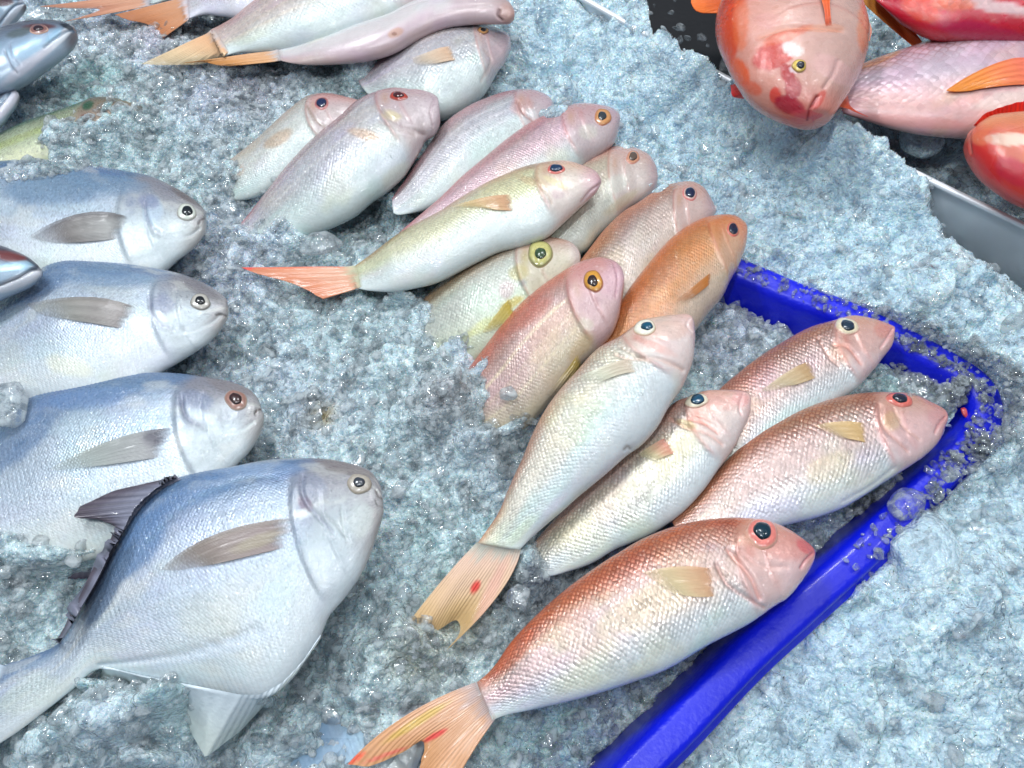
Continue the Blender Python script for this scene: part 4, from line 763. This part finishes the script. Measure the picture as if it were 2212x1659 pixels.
fin(P4, 'pectoral_fin', [(656, 1116), (640, 1176)], [(350, 1232), (380, 1234), (420, 1228)], M=[(470, 1156), (510, 1210)], cb=(166, 150, 148), ce=(142, 130, 118), edge=((130, 118, 104), .3, 0, .6), tipclear=.3, ray_n=26, ragged=4, spots=[(560, 1170, 70, 16, -22, (176, 166, 140), .6), (640, 1150, 12, 30, 15, (180, 120, 130), .6)])
fin(P4, 'dorsal_fin', [(392, 1036), (350, 1056), (318, 1080), (302, 1100), (286, 1120), (268, 1150), (252, 1180), (220, 1240), (172, 1322), (128, 1388)],
    [(376, 1030), (245, 1060), (172, 1094), (158, 1118), (214, 1122), (250, 1138), (238, 1166), (202, 1225), (156, 1315), (120, 1388)], cb=(110, 112, 128), ce=(70, 62, 72), zdef=.054, zt=.050, lift=.0006, tipclear=.05, ray_n=44, ragged=2, dark=.22, rib=.00008, pair=True)
fin(P4, 'anal_fin', [(692, 1370), (655, 1426), (610, 1474), (562, 1500), (520, 1500), (400, 1476), (300, 1456), (225, 1438)], [(690, 1380), (640, 1450), (588, 1506), (520, 1578), (443, 1638), (400, 1560), (300, 1500), (215, 1462)], cb=(196, 206, 212), ce=(200, 208, 202), zdef=.046, zt=.020, lift=.0004, tipclear=.0, ray_n=56, ragged=2, dark=.10, pair=True)
fin(P4, 'tail_fin', [(10, 1438), (-20, 1500), (-40, 1560), (-20, 1612)], [(-160, 1380), (-190, 1480), (-180, 1580), (-140, 1700)], cb=(190, 200, 205), ce=(90, 84, 92), zdef=.034, zt=.026, nu=16)
V1 = make_body('pomfret', 'pomfret', 'pomfret sunk under ice at the bottom, only a blue patch of skin showing', [(930, 1530), (915, 1505), (860, 1490), (780, 1488), (700, 1504), (620, 1536), (550, 1585), (490, 1650), (450, 1720)],
    [(930, 1545), (920, 1600), (890, 1680), (830, 1740), (760, 1790), (660, 1820), (570, 1820), (500, 1780), (460, 1750)], z=(.0, -.003), th=.2, pal=dict(POM, back=(84, 116, 146), mid=(130, 164, 188)), seed=35, scale=0, silver=.4, hl=.2, group=GP, n=150, texture=.6)
# ---- mackerel heads
def mack(label, D, V, z, seed, th=.5, lines=(), spots=(), roll=-.1):
    return make_body('mackerel', 'mackerel', label, D, V, z=z, th=th, pal=MACK, seed=seed, scale=0, silver=.4, hl=.9, group=GM, n=150, gill=False, lines=lines, spots=spots, roll=roll, texture=.6)
M1 = mack('mackerel head with a maroon eye and white lower jaw, upper left corner', [(166, 72), (160, 60), (134, 53), (105, 51), (67, 55), (29, 65), (0, 77), (-60, 100), (-140, 130)], [(167, 77), (161, 88), (145, 106), (115, 129), (77, 154), (48, 174), (0, 196), (-60, 216), (-140, 240)], (.040, .036), 41,
    lines=[([(164, 68), (146, 66), (120, 82), (96, 102)], 2.5, (70, 90, 110), .8, .0011), ([(20, 96), (26, 120), (44, 140)], 2, (110, 120, 140), .6, .0009), ([(10, 110), (24, 140), (38, 158)], 2, (60, 60, 74), .6, .0009)],
    spots=[(120, 90, 70, 11, -42, (214, 220, 226), .9, .1), (116, 76, 26, 9, -40, (140, 180, 206), .9), (86, 58, 40, 8, 0, (92, 44, 44), .9), (146, 58, 20, 6, 20, (24, 26, 34), .9), (40, 70, 30, 10, -15, (90, 100, 100), .8), (60, 105, 44, 20, -20, (160, 196, 220), .7), (60, 140, 70, 12, -38, (205, 205, 216), .7)])
eye(M1, 84, 64, 20, 11, iris=(130, 90, 86), ring=(196, 160, 140), pupil=(44, 26, 34), pr=.55, pox=0)
M2 = mack('mackerel chin poking in at the very top left corner', [(56, 10), (48, 3), (30, -2), (0, -8), (-60, -6), (-120, 10)], [(56, 14), (44, 26), (19, 48), (0, 72), (-50, 100), (-120, 130)], (.040, .036), 42,
    lines=[([(52, 6), (30, 14), (0, 50)], 2.5, (60, 84, 110), .8, .0011)], spots=[(30, 28, 50, 9, -52, (205, 214, 226), .9, .1), (10, 4, 24, 10, 0, (70, 30, 34), .9)])
M3 = mack('white mackerel jaw tip at the left edge under the maroon eyed one', [(41, 202), (34, 196), (20, 198), (0, 214), (-40, 244), (-100, 280)], [(42, 208), (36, 222), (18, 246), (0, 268), (-40, 300), (-100, 340)], (.030, .026), 43, lines=[([(20, 200), (4, 222), (-16, 244)], 2.5, (70, 90, 110), .8, .0011)], spots=[(14, 228, 50, 14, -50, (205, 205, 216), .9, .1)])
M4 = mack('mackerel head with rusty crown sticking out between two pomfrets', [(90, 582), (83, 575), (62, 558), (34, 545), (0, 534), (-60, 520), (-140, 512)], [(91, 588), (86, 598), (62, 616), (30, 630), (0, 642), (-60, 668), (-140, 690)], (.056, .050), 44,
    lines=[([(90, 582), (70, 582), (40, 600), (0, 616), (-40, 632)], 3, (60, 66, 78), .85, .0014)], spots=[(24, 556, 50, 12, 12, (120, 50, 44), .85), (30, 576, 50, 12, -8, (160, 200, 220), .85), (40, 608, 70, 15, -22, (208, 212, 220), .95, .1), (74, 566, 22, 8, 30, (40, 50, 66), .8)])
GF = make_body('scad', 'scad', 'yellow green backed fish mostly buried in ice left of centre', [(316, 230), (300, 224), (249, 216), (207, 216), (172, 229), (115, 249), (57, 270), (0, 293), (-50, 314), (-110, 340)], [(316, 236), (300, 252), (250, 285), (200, 312), (120, 346), (60, 368), (0, 388), (-50, 400), (-110, 410)], z=(.006, .018), th=.45,
    pal=dict(back=(84, 126, 112), mid=(160, 172, 142), belly=(205, 210, 180), head=(110, 90, 76), cheek=(150, 120, 110), snout=(90, 80, 80), gillc=(90, 30, 30)), seed=45, scale=50, silver=.35, hl=.35, net=.6, n=160, cat='fish', spots=[(190, 228, 14, 10, -30, (34, 84, 56), .9), (142, 268, 16, 12, 0, (110, 50, 24), .8), (186, 256, 12, 10, 0, (96, 20, 34), .8), (40, 300, 90, 8, -22, (150, 160, 90), .6)], gill=False)
# ---- red fish in the steel bin
R1 = make_body('grouper', 'grouper', 'orange and white blotched fish facing down with a small yellow-rimmed eye', [(1752, 262), (1735, 261), (1705, 254), (1657, 231), (1615, 200), (1588, 162), (1567, 120), (1550, 79), (1547, 40), (1558, 0), (1580, -60), (1610, -120)],
    [(1762, 263), (1780, 260), (1797, 254), (1814, 229), (1838, 193), (1860, 151), (1873, 103), (1875, 69), (1866, 34), (1856, 0), (1846, -60), (1826, -120)], z=(.085, .090), th=.55, n=300, m=120, pal=dict(RED, mid=(208, 160, 152), belly=(212, 182, 168), head=(212, 160, 144), cheek=(212, 172, 160), snout=(208, 120, 104)), seed=51, scale=40, silver=.1, net=.1, hl=.62, group=GR, texture=1.0,
    spots=[(1566, 90, 26, 90, 8, (208, 66, 12), .95), (1600, 40, 18, 60, 0, (228, 110, 60), .6), (1600, 160, 20, 34, -30, (226, 92, 40), .9), (1625, 190, 26, 16, 30, (222, 90, 50), .7), (1672, 120, 46, 26, -25, (196, 44, 24), .9, .6), (1700, 75, 50, 14, -20, (216, 96, 60), .7, .6), (1704, 165, 16, 30, -20, (178, 16, 14), .95, .5), (1712, 190, 20, 30, 0, (166, 12, 22), .9, .5), (1675, 205, 14, 20, 0, (214, 50, 34), .85), (1704, 228, 34, 24, 20, (166, 10, 44), .9, .4), (1740, 248, 40, 10, 5, (206, 70, 80), .7),
           (1770, 215, 10, 26, 30, (214, 80, 66), .7), (1712, 105, 24, 14, 20, (232, 224, 220), .8), (1720, 148, 14, 10, 0, (232, 222, 224), .8), (1865, 60, 14, 60, 0, (236, 150, 110), .7), (1800, 150, 50, 24, 30, (228, 180, 176), .6), (1660, 45, 30, 20, 0, (214, 150, 145), .4), (1780, 60, 40, 10, 0, (226, 150, 110), .4)],
    lines=[([(1743, 262), (1748, 240), (1758, 222), (1766, 208)], 3, (130, 20, 24), .95, .0020), ([(1640, 80), (1690, 62), (1760, 58), (1820, 66)], 4, (214, 140, 110), .4, .0012), ([(1780, 190), (1800, 160), (1812, 130)], 3, (205, 160, 155), .4, .0010)])
eye(R1, 1726, 143, 17, 14, rot=10, iris=(206, 176, 80), ring=(150, 110, 60), pupil=(16, 20, 34), pr=.55, pox=2, lid=(226, 190, 160), dome=.32)
fin(R1, 'pectoral_fin', [(1784, 58), (1798, 56)], [(1758, -50), (1780, -60), (1800, -50)], M=[(1773, 10), (1789, 8)], cb=(222, 96, 56), ce=(228, 120, 50), tipclear=0, lift=.002, ray_n=10)
fin(R1, 'pelvic_fin', [(1868, 90), (1870, 50)], [(1880, 88), (1884, 60), (1872, 36)], cb=(232, 160, 140), ce=(234, 170, 150), lift=None, zdef=.085, zt=.088, tipclear=0, ray_n=8, nu=12, nv=24)
fin(R1, 'pelvic_fin', [(1812, 228), (1830, 200)], [(1876, 252), (1840, 236), (1834, 220)], cb=(210, 90, 50), ce=(220, 80, 60), lift=None, zdef=.075, zt=.065, tipclear=0, ray_n=8, nu=12, nv=24)
fin(R1, 'dorsal_fin', [(1640, 218), (1600, 178)], [(1626, 214), (1584, 208), (1578, 184)], cb=(206, 50, 30), ce=(200, 30, 26), lift=None, zdef=.072, zt=.062, tipclear=0, ray_n=8, nu=12, nv=24)
R6 = make_body('grouper', 'grouper', 'orange finned fish mostly hidden behind the blotched one at the top', [(1700, -60), (1640, -90), (1570, -80), (1500, -60), (1460, -50)], [(1700, -20), (1640, 20), (1580, 24), (1530, 0), (1480, -30)], z=(.050, .050), pal=RED, seed=52, n=90, group=GR, gill=False)
fin(R6, 'pectoral_fin', [(1560, -10), (1566, 26)], [(1490, -16), (1496, 14), (1512, 26), (1536, 28)], cb=(206, 90, 40), ce=(222, 110, 40), lift=None, zdef=.055, zt=.055, tipclear=0, nu=14)
R2 = make_body('grouper', 'grouper', 'lilac pink fish with fine net of scales and an orange side fin', [(2520, 150), (2480, 100), (2400, 70), (2300, 60), (2212, 62), (2150, 66), (2087, 76), (2001, 96), (1915, 121), (1863, 140), (1810, 160), (1760, 180)], [(2520, 165), (2480, 220), (2400, 262), (2300, 284), (2200, 292), (2097, 290), (2001, 284), (1930, 272), (1870, 256), (1810, 240), (1760, 220)],
    z=(.062, .058), th=.4, n=260, pal=dict(back=(206, 150, 160), mid=(212, 184, 200), belly=(226, 180, 176), head=(222, 160, 160), cheek=(222, 170, 170), snout=(222, 120, 110)), seed=53, scale=22, net=.8, silver=.2, hl=.28, group=GR, spots=[(1900, 128, 50, 9, -22, (214, 150, 90), .7), (2180, 215, 80, 18, -12, (232, 214, 205), .7), (1960, 262, 120, 14, 4, (226, 160, 155), .7)])
fin(R2, 'pectoral_fin', [(2250, 128), (2250, 184)], [(2040, 200), (2062, 202), (2090, 200)], M=[(2150, 142), (2170, 188)], cb=(222, 110, 90), ce=(222, 136, 50), tipclear=.1, lift=.002, ray_n=18)
R3 = make_body('grouper', 'grouper', 'crimson fish in the top right corner with a magenta belly edge', [(2420, -60), (2300, -110), (2150, -120), (2030, -110), (1940, -80), (1880, -50)], [(2420, 60), (2300, 86), (2200, 84), (2100, 78), (2030, 74), (1970, 52), (1920, 22), (1880, -10)], z=(.085, .08), th=.45, pal=dict(RED, back=(222, 196, 190), mid=(214, 60, 34), belly=(196, 24, 50)), seed=54, scale=30, silver=.1, net=.2, n=180, group=GR, gill=False,
    spots=[(2120, 70, 110, 22, 10, (186, 24, 76), .85), (1990, 20, 50, 26, 20, (222, 66, 34), .8), (2160, 16, 90, 14, 10, (222, 200, 200), .8), (2060, 10, 50, 16, 0, (222, 110, 70), .7)])
fin(R3, 'pelvic_fin', [(1880, -12), (1862, 2)], [(1996, 96), (1976, 102)], M=[(1944, 36), (1916, 52)], cb=(222, 150, 60), ce=(222, 96, 30), lift=None, zdef=.07, zt=.060, tipclear=0, ray_n=8)
R5 = make_body('grouper', 'grouper', 'red snouted fish at the right edge hanging over the bin wall', [(2087, 305), (2092, 288), (2112, 270), (2143, 259), (2212, 256), (2290, 262), (2380, 280)], [(2087, 312), (2092, 326), (2106, 348), (2132, 378), (2168, 405), (2212, 430), (2290, 462), (2380, 490)], z=(.070, .075), th=.55, pal=dict(RED, back=(214, 170, 130), mid=(222, 130, 80), belly=(196, 24, 40), head=(222, 150, 110), cheek=(214, 60, 44), snout=(214, 90, 76)), seed=55, scale=0, silver=.05, hl=.95, n=180, group=GR, gill=False,
    spots=[(2130, 350, 60, 20, 50, (206, 34, 34), .85), (2190, 330, 40, 22, 20, (214, 120, 90), .6), (2190, 370, 50, 30, 30, (196, 30, 56), .8), (2180, 300, 60, 14, 0, (214, 196, 170), .7), (2120, 300, 24, 18, 0, (222, 120, 80), .6)], lines=[([(2104, 268), (2094, 290), (2098, 330)], 3, (200, 120, 110), .6, .0010)])
fin(R5, 'dorsal_fin', [(2118, 274), (2160, 262), (2215, 260), (2290, 262)], [(2102, 270), (2132, 243), (2212, 217), (2290, 206)], cb=(206, 50, 20), ce=(214, 30, 20), lift=None, zdef=.068, zt=.078, tipclear=0, ray_n=20, nu=16)

# ------------------------------------------------------------------ single lumps of ice and scraps
MELT = mat_ice('melting_ice', (0.88, 0.96, 0.99, 1), 0.05, 0.35, 0.05)
def lump(label, px, size, z, seed, flat=0.7, stretch=(1, 1), rot=0.0, mat=None, name='ice_chunk', cat='ice'):
    v, f = ico(4); rs = np.random.RandomState(seed)
    for _ in range(14):
        nn = rs.normal(size=3); nn /= np.linalg.norm(nn); e = np.clip(v @ nn - rs.uniform(.55, .9), 0, None); v = v - e[:, None] * nn * .9
    v = v * (1 + 0.14 * fbm(v[:, 0] * 3 + seed, v[:, 1] * 3 + v[:, 2] * 2, seed, 4)[:, None])
    cc = np.broadcast_to(lin((205, 228, 240)), v.shape)
    v = v * [size * stretch[0], size * stretch[1], size * flat]; c, s_ = math.cos(rot), math.sin(rot)
    v = np.stack([v[:, 0] * c - v[:, 1] * s_, v[:, 0] * s_ + v[:, 1] * c, v[:, 2]], 1)
    w = P(px, z); o = mkmesh(name, v, f, mat or ICE, col=cc); o.location = w; tag(o, label, cat); return o
lump('rounded ice lump melting over the blue rim near its corner', (1962, 1092), .011, .022, 3, .6, (1.3, .9), .5, MELT)
lump('oval clear ice lump between the plump striped bream and the orange tail', (690, 524), .013, .020, 4, .55, (1.35, .7), .15, MELT)
lump('glassy ice piece beside the narrow tail of the pale snapper', (1100, 850), .006, .03, 5)
lump('large cracked ice block resting against the outer side of the rim', (2010, 1230), .030, .012, 6, .6, (1.0, 1.2), .3, SLUSH)
lump('clear ice slab at the left edge between second and third pomfret', (18, 872), .014, .045, 7, .5, (1, 1.2), .4)
lump('round clear ice lump under the tail of the pale snapper', (1120, 1290), .008, .014, 8, .6)
lump('frosty lump standing alone below the blotched fish', (1990, 300), .016, .03, 9, .7, (1, 1), .2, SLUSH)
lump('small scrap of pink flesh on the ice by the tray corner', (2084, 890), .0028, .012, 10, .5, (.7, 1.6), .1, MEAT, 'flesh_scrap', 'scrap')


# ------------------------------------------------------------------ the ice, heaped over whatever lies in it
HEAPS = [(470, 385, 50, 40, -30, .006), (520, 512, 52, 36, 0, .006), (600, 545, 60, 16, 10, .004), (1196, 232, 34, 26, 20, .006), (1350, 285, 24, 28, 0, .005), (1428, 392, 26, 34, 40, .005), (1548, 452, 18, 16, 10, .003),
    (872, 706, 54, 66, 30, .008), (955, 795, 70, 36, -35, .007), (975, 880, 90, 56, -35, .008), (1080, 940, 110, 28, -20, .007), (1036, 792, 26, 16, -40, .004),
    (60, 1206, 170, 36, 3, .007), (0, 1180, 60, 36, 0, .007), (310, 1560, 150, 70, -22, .024), (410, 1530, 76, 44, -30, .026), (360, 1650, 90, 34, 0, .020), (250, 1500, 60, 22, 0, .026), (130, 1610, 100, 56, -32, .006), (500, 1508, 36, 16, -20, .004),
    (885, 1390, 52, 34, 20, .005), (955, 1424, 60, 20, 0, .004), (780, 1505, 150, 30, -6, .006), (600, 1600, 120, 70, -20, .006), (850, 1580, 70, 40, 0, .004), (700, 1670, 140, 34, 0, .003),
    (180, 336, 140, 20, -16, .006), (290, 246, 50, 18, -10, .006), (90, 366, 120, 18, -10, .006), (236, 290, 56, 20, 0, .006), (0, 880, 30, 46, 0, .008), (1136, 1236, 40, 34, 0, .006), (1150, 905, 40, 14, -40, .003)]
def hit_all(p):
    best = None; o = Vector((0, 0, CH)); r = ray(p)
    for F in ALL:
        h = F.bvh.ray_cast(o, r)
        if h[0] is not None and (best is None or h[3] < best[1]): best = (h[0], h[3])
    return best
def heap(X, Y, Z):
    px = proj(np.stack([X, Y, Z], -1)); BB = []
    for F in ALL: BB.append((F, F.C[:, 0].min() - .05, F.C[:, 0].max() + .05, F.C[:, 1].min() - .05, F.C[:, 1].max() + .05))
    n1 = fbm(X * 70, Y * 70, 91, 4); n2 = fbm(X * 200, Y * 200, 92, 3)
    out = Z.copy(); topz = {}
    for (x0, y0, rx, ry, ro, dep) in HEAPS:
        # plan position of the patch: take the surface the patch sits on
        aa = math.radians(ro); cand = [(x0, y0)] + [(x0 + k * .6 * rx * math.cos(aa), y0 + k * .6 * rx * math.sin(aa)) for k in (-1, 1)] + [(x0 - k * .6 * ry * math.sin(aa), y0 + k * .6 * ry * math.cos(aa)) for k in (-1, 1)]
        hs_ = [h[0].z for h in map(hit_all, cand) if h]; zc = max(hs_) if hs_ else 0.0
        w0 = P((x0, y0), zc); wu = P((x0 + math.cos(math.radians(ro)) * rx, y0 + math.sin(math.radians(ro)) * rx), zc) - w0; wv = P((x0 - math.sin(math.radians(ro)) * ry, y0 + math.cos(math.radians(ro)) * ry), zc) - w0
        det = wu[0] * wv[1] - wu[1] * wv[0]; dx = X - w0[0]; dy = Y - w0[1]
        u = (dx * wv[1] - dy * wv[0]) / det; v = (-dx * wu[1] + dy * wu[0]) / det
        r = np.hypot(u, v) + n1 * 1.1 + n2 * .5
        for (i, j) in np.argwhere(r < 1.25):
            if (i, j) not in topz:
                x, y = X[i, j], Y[i, j]; t = -9.0
                for F, a, b, c, d in BB:
                    if a < x < b and c < y < d:
                        hh = F.bvh.ray_cast(Vector((x, y, 0.4)), Vector((0, 0, -1)))
                        if hh[0] is not None: t = max(t, hh[0].z)
                topz[(i, j)] = t
            t = topz[(i, j)]
            if t > zc + .022: continue
            base = max(t, Z[i, j]); rr = r[i, j]
            zz = base + dep * (1 - rr ** 2) + n2[i, j] * .004 if rr < 1 else base - (rr - 1) * .05
            if zz > out[i, j]: out[i, j] = zz
    # soften the cliff edges of each heap
    for _ in range(3):
        b = out.copy(); b[1:-1, 1:-1] = (out[1:-1, 1:-1] * 2 + out[:-2, 1:-1] + out[2:, 1:-1] + out[1:-1, :-2] + out[1:-1, 2:]) / 6
        out = np.where(b > Z + .0005, b, out)
    return out
def ice_at(x, y):
    fx = np.clip((x - GX[0]) / (GX[1] - GX[0]), 0, len(GX) - 2); fy = np.clip((y - GY[0]) / (GY[1] - GY[0]), 0, len(GY) - 2); i = fx.astype(int); j = fy.astype(int)
    return GZ[j, i]
GX = np.linspace(-0.52, 0.52, 990); GY = np.linspace(-0.10, 0.72, 800)
def ice_sheet():
    global GZ
    nx, ny = len(GX), len(GY)
    X, Y = np.meshgrid(GX, GY)
    Z = ice_z(X, Y); Z = heap(X, Y, Z); GZ = Z.copy(); Z = Z - 0.0012 + (fbm(X * 300, Y * 300, 14, 3)) * 0.004
    rd = rim_dist(X, Y)
    c = np.broadcast_to(lin((208, 230, 236)), X.shape + (3,)).copy()
    f = fbm(X * 9, Y * 9, 21, 3) + 0.5
    c = mixc(c, np.broadcast_to(lin((210, 222, 238)), c.shape), ss(0.4, 0.7, f))
    g2 = fbm(X * 12, Y * 12, 31, 3) + 0.5
    c = mixc(c, np.broadcast_to(lin((192, 232, 230)), c.shape), ss(0.5, 0.75, g2) * 0.7)
    right = ss(0.02, 0.10, X + 0.25 * (Y - 0.3)) * 1.0
    c = mixc(c, np.broadcast_to(lin((208, 234, 248)), c.shape), right * (rd > 0))
    # soft-edged tint patches in the slush: yellowish, pinkish, brown and grey
    for (px, py, r, colr, al) in [(700, 905, .010, (165, 140, 60), .8), (1000, 1330, .02, (190, 180, 140), .6), (900, 1420, .02, (190, 185, 150), .5), (560, 200, .05, (180, 175, 185), .6),
                                  (360, 70, .04, (190, 165, 170), .6), (160, 280, .02, (120, 60, 40), .6), (1180, 1300, .03, (120, 120, 130), .7), (1100, 480, .05, (120, 100, 110), .4), (960, 900, .02, (150, 110, 110), .5)]:
        w = P((px, py), 0); c = mixc(c, np.broadcast_to(lin(colr), c.shape), al * np.exp(-((X - w[0]) ** 2 + (Y - w[1]) ** 2) / r ** 2))
    ec = RIM[-1]; farend = np.hypot(X - ec[0], Y - ec[1]) > 0.045
    Z = np.where((rd < 0.0095) & (rd > -0.0165) & farend, np.minimum(Z, -0.033), Z)
    keep = np.ones(X.shape, bool)
    v = np.stack([X, Y, Z], -1).reshape(-1, 3); F = gridfaces(ny, nx)
    bs = bin_side(X, Y); keep &= ~((np.abs(bs) < 0.003)) & ~((bs > 0) & (X < 0.19))
    # inside the tray the slush thins out to bare plastic near the wall
    keep &= ~((Z < -0.0262) & (rd < -0.0165) & (rd > -0.06) & farend)
    k = keep.reshape(-1)[F].all(1); F = F[k]
    used = np.unique(F); mp = np.full(len(v), -1); mp[used] = np.arange(len(used))
    o = mkmesh('slush_bed', v[used], mp[F], SLUSH, col=c.reshape(-1, 3)[used]); tag(o, kind='structure')
ice_sheet()

scatter('crushed_ice', 56000, (-0.48, 0.50), (-0.08, 0.70), (0.0016, 0.0056), 2, 11, ICE, acc_clear, label='wet translucent crushed ice packed round the fish and tray')
scatter('frosty_ice', 8000, (0.0, 0.50), (-0.08, 0.62), (0.0010, 0.0034), 2, 12, SNOW, acc_snow, label='pale frosty crushed ice heaped between blue tray and steel bin')
# ------------------------------------------------------------------ loose ice lying on top of things
def pour(label, patches, size, seed, mat, rim=None, heap=1.0):
    """patches: (px, py, rx, ry, rot, count, depth m). Grains settle on whatever lies under each spot"""
    rs = np.random.RandomState(seed); pts = []
    for (x0, y0, rx, ry, ro, cnt, dep) in patches:
        a = math.radians(ro)
        for _ in range(cnt):
            t = rs.uniform(0, 2 * np.pi); r = math.sqrt(rs.uniform(0, 1)) * (1 + 0.12 * math.sin(3 * t + x0) + .1 * math.sin(7 * t + y0)); u, v = rx * r * math.cos(t), ry * r * math.sin(t)
            p = (x0 + u * math.cos(a) - v * math.sin(a), y0 + u * math.sin(a) + v * math.cos(a))
            h = hit_all(p)
            w = P(p, 0.0); zi = float(ice_at(np.array([w[0]]), np.array([w[1]]))[0]); w = P(p, zi); zi = float(ice_at(np.array([w[0]]), np.array([w[1]]))[0]); w = P(p, zi)
            if h is not None and h[0].z > w[2]: w = np.array(h[0])
            k = rs.uniform(-0.3, 1) * dep * (1 - r ** 3 * .8)
            pts.append((w[0], w[1], w[2] + max(k, -0.001)))
    if rim:
        for (i0, i1, cnt) in rim:
            for _ in range(cnt):
                q = RIM[rs.randint(i0, i1)]; w = (q[0] + rs.normal() * .010, q[1] + rs.normal() * .010)
                dd = float(rim_dist(np.array([w[0]]), np.array([w[1]]))[0]); zi = float(ice_at(np.array([w[0]]), np.array([w[1]]))[0])
                zz = RZ if -.008 < dd < .0085 else zi
                if -.02 < dd < -.008: continue
                if rs.uniform() < .3:
                    qi = rs.randint(6, 96); tq = RIM[qi + 1] - RIM[qi]; tq = tq / np.linalg.norm(tq); off = rs.uniform(.019, .042); w = (RIM[qi][0] - tq[1] * off, RIM[qi][1] + tq[0] * off); zz = -.026; zi = float(ice_at(np.array([w[0]]), np.array([w[1]]))[0])
                pts.append((w[0], w[1], max(zi, zz) + rs.uniform(-0.001, 0.0025)))
    pts = np.array(pts); n = len(pts); s_ = size[0] + (size[1] - size[0]) * rs.uniform(0, 1, n) ** 2.2
    T, f = chip_templates(2, 16, seed); ti = rs.randint(0, 16, n)
    q = rs.normal(size=(n, 4)); q /= np.linalg.norm(q, axis=1)[:, None]; a, b, c, d = q.T
    Rm = np.stack([1 - 2 * (c * c + d * d), 2 * (b * c - a * d), 2 * (b * d + a * c), 2 * (b * c + a * d), 1 - 2 * (b * b + d * d), 2 * (c * d - a * b), 2 * (b * d - a * c), 2 * (c * d + a * b), 1 - 2 * (b * b + c * c)], 1).reshape(n, 3, 3)
    V = np.einsum('nij,nkj->nki', Rm, T[ti]) * s_[:, None, None]; V[..., 2] *= .8; V += pts[:, None, :]
    k = T.shape[1]; Fc = (f[None] + (np.arange(n) * k)[:, None, None]).reshape(-1, 3)
    o = mkmesh('crushed_ice', V.reshape(-1, 3), Fc, mat, smooth=False); tag(o, label, 'ice', kind='stuff')
scatter('ice_shards', 1500, (-0.45, 0.50), (-0.08, 0.68), (0.0030, 0.0075), 2, 15, MELT, lambda x, y, z, s_, rs: vis(x, y) & (np.abs(rim_dist(x, y)) > .018) & (np.abs(bin_side(x, y)) > .008), label='larger glassy shards lying among the crushed ice')
pour('wet grains strewn over the blue rim and its corner', [(2120, 960, 20, 30, 0, 100, .003), (1990, 1080, 60, 30, -40, 200, .004), (2000, 800, 70, 60, 30, 300, .003), (2060, 828, 46, 40, 30, 700, .005), (1880, 1082, 50, 12, -35, 160, .003), (150, 300, 100, 20, -15, 60, .001), (1080, 930, 100, 20, -20, 40, .001), (400, 60, 60, 10, -5, 60, .003)], (.0012, .0034), 72, MELT, rim=[(80, 116, 1500), (60, 80, 160), (118, 150, 420)])
pour('tiny water beads on the front strip of blue rim', [(1850, 1270, 60, 24, -40, 90, .0002), (1700, 1370, 60, 20, -40, 30, .0002), (1520, 1540, 60, 20, -40, 30, .0002)], (.0003, .0009), 73, MELT)
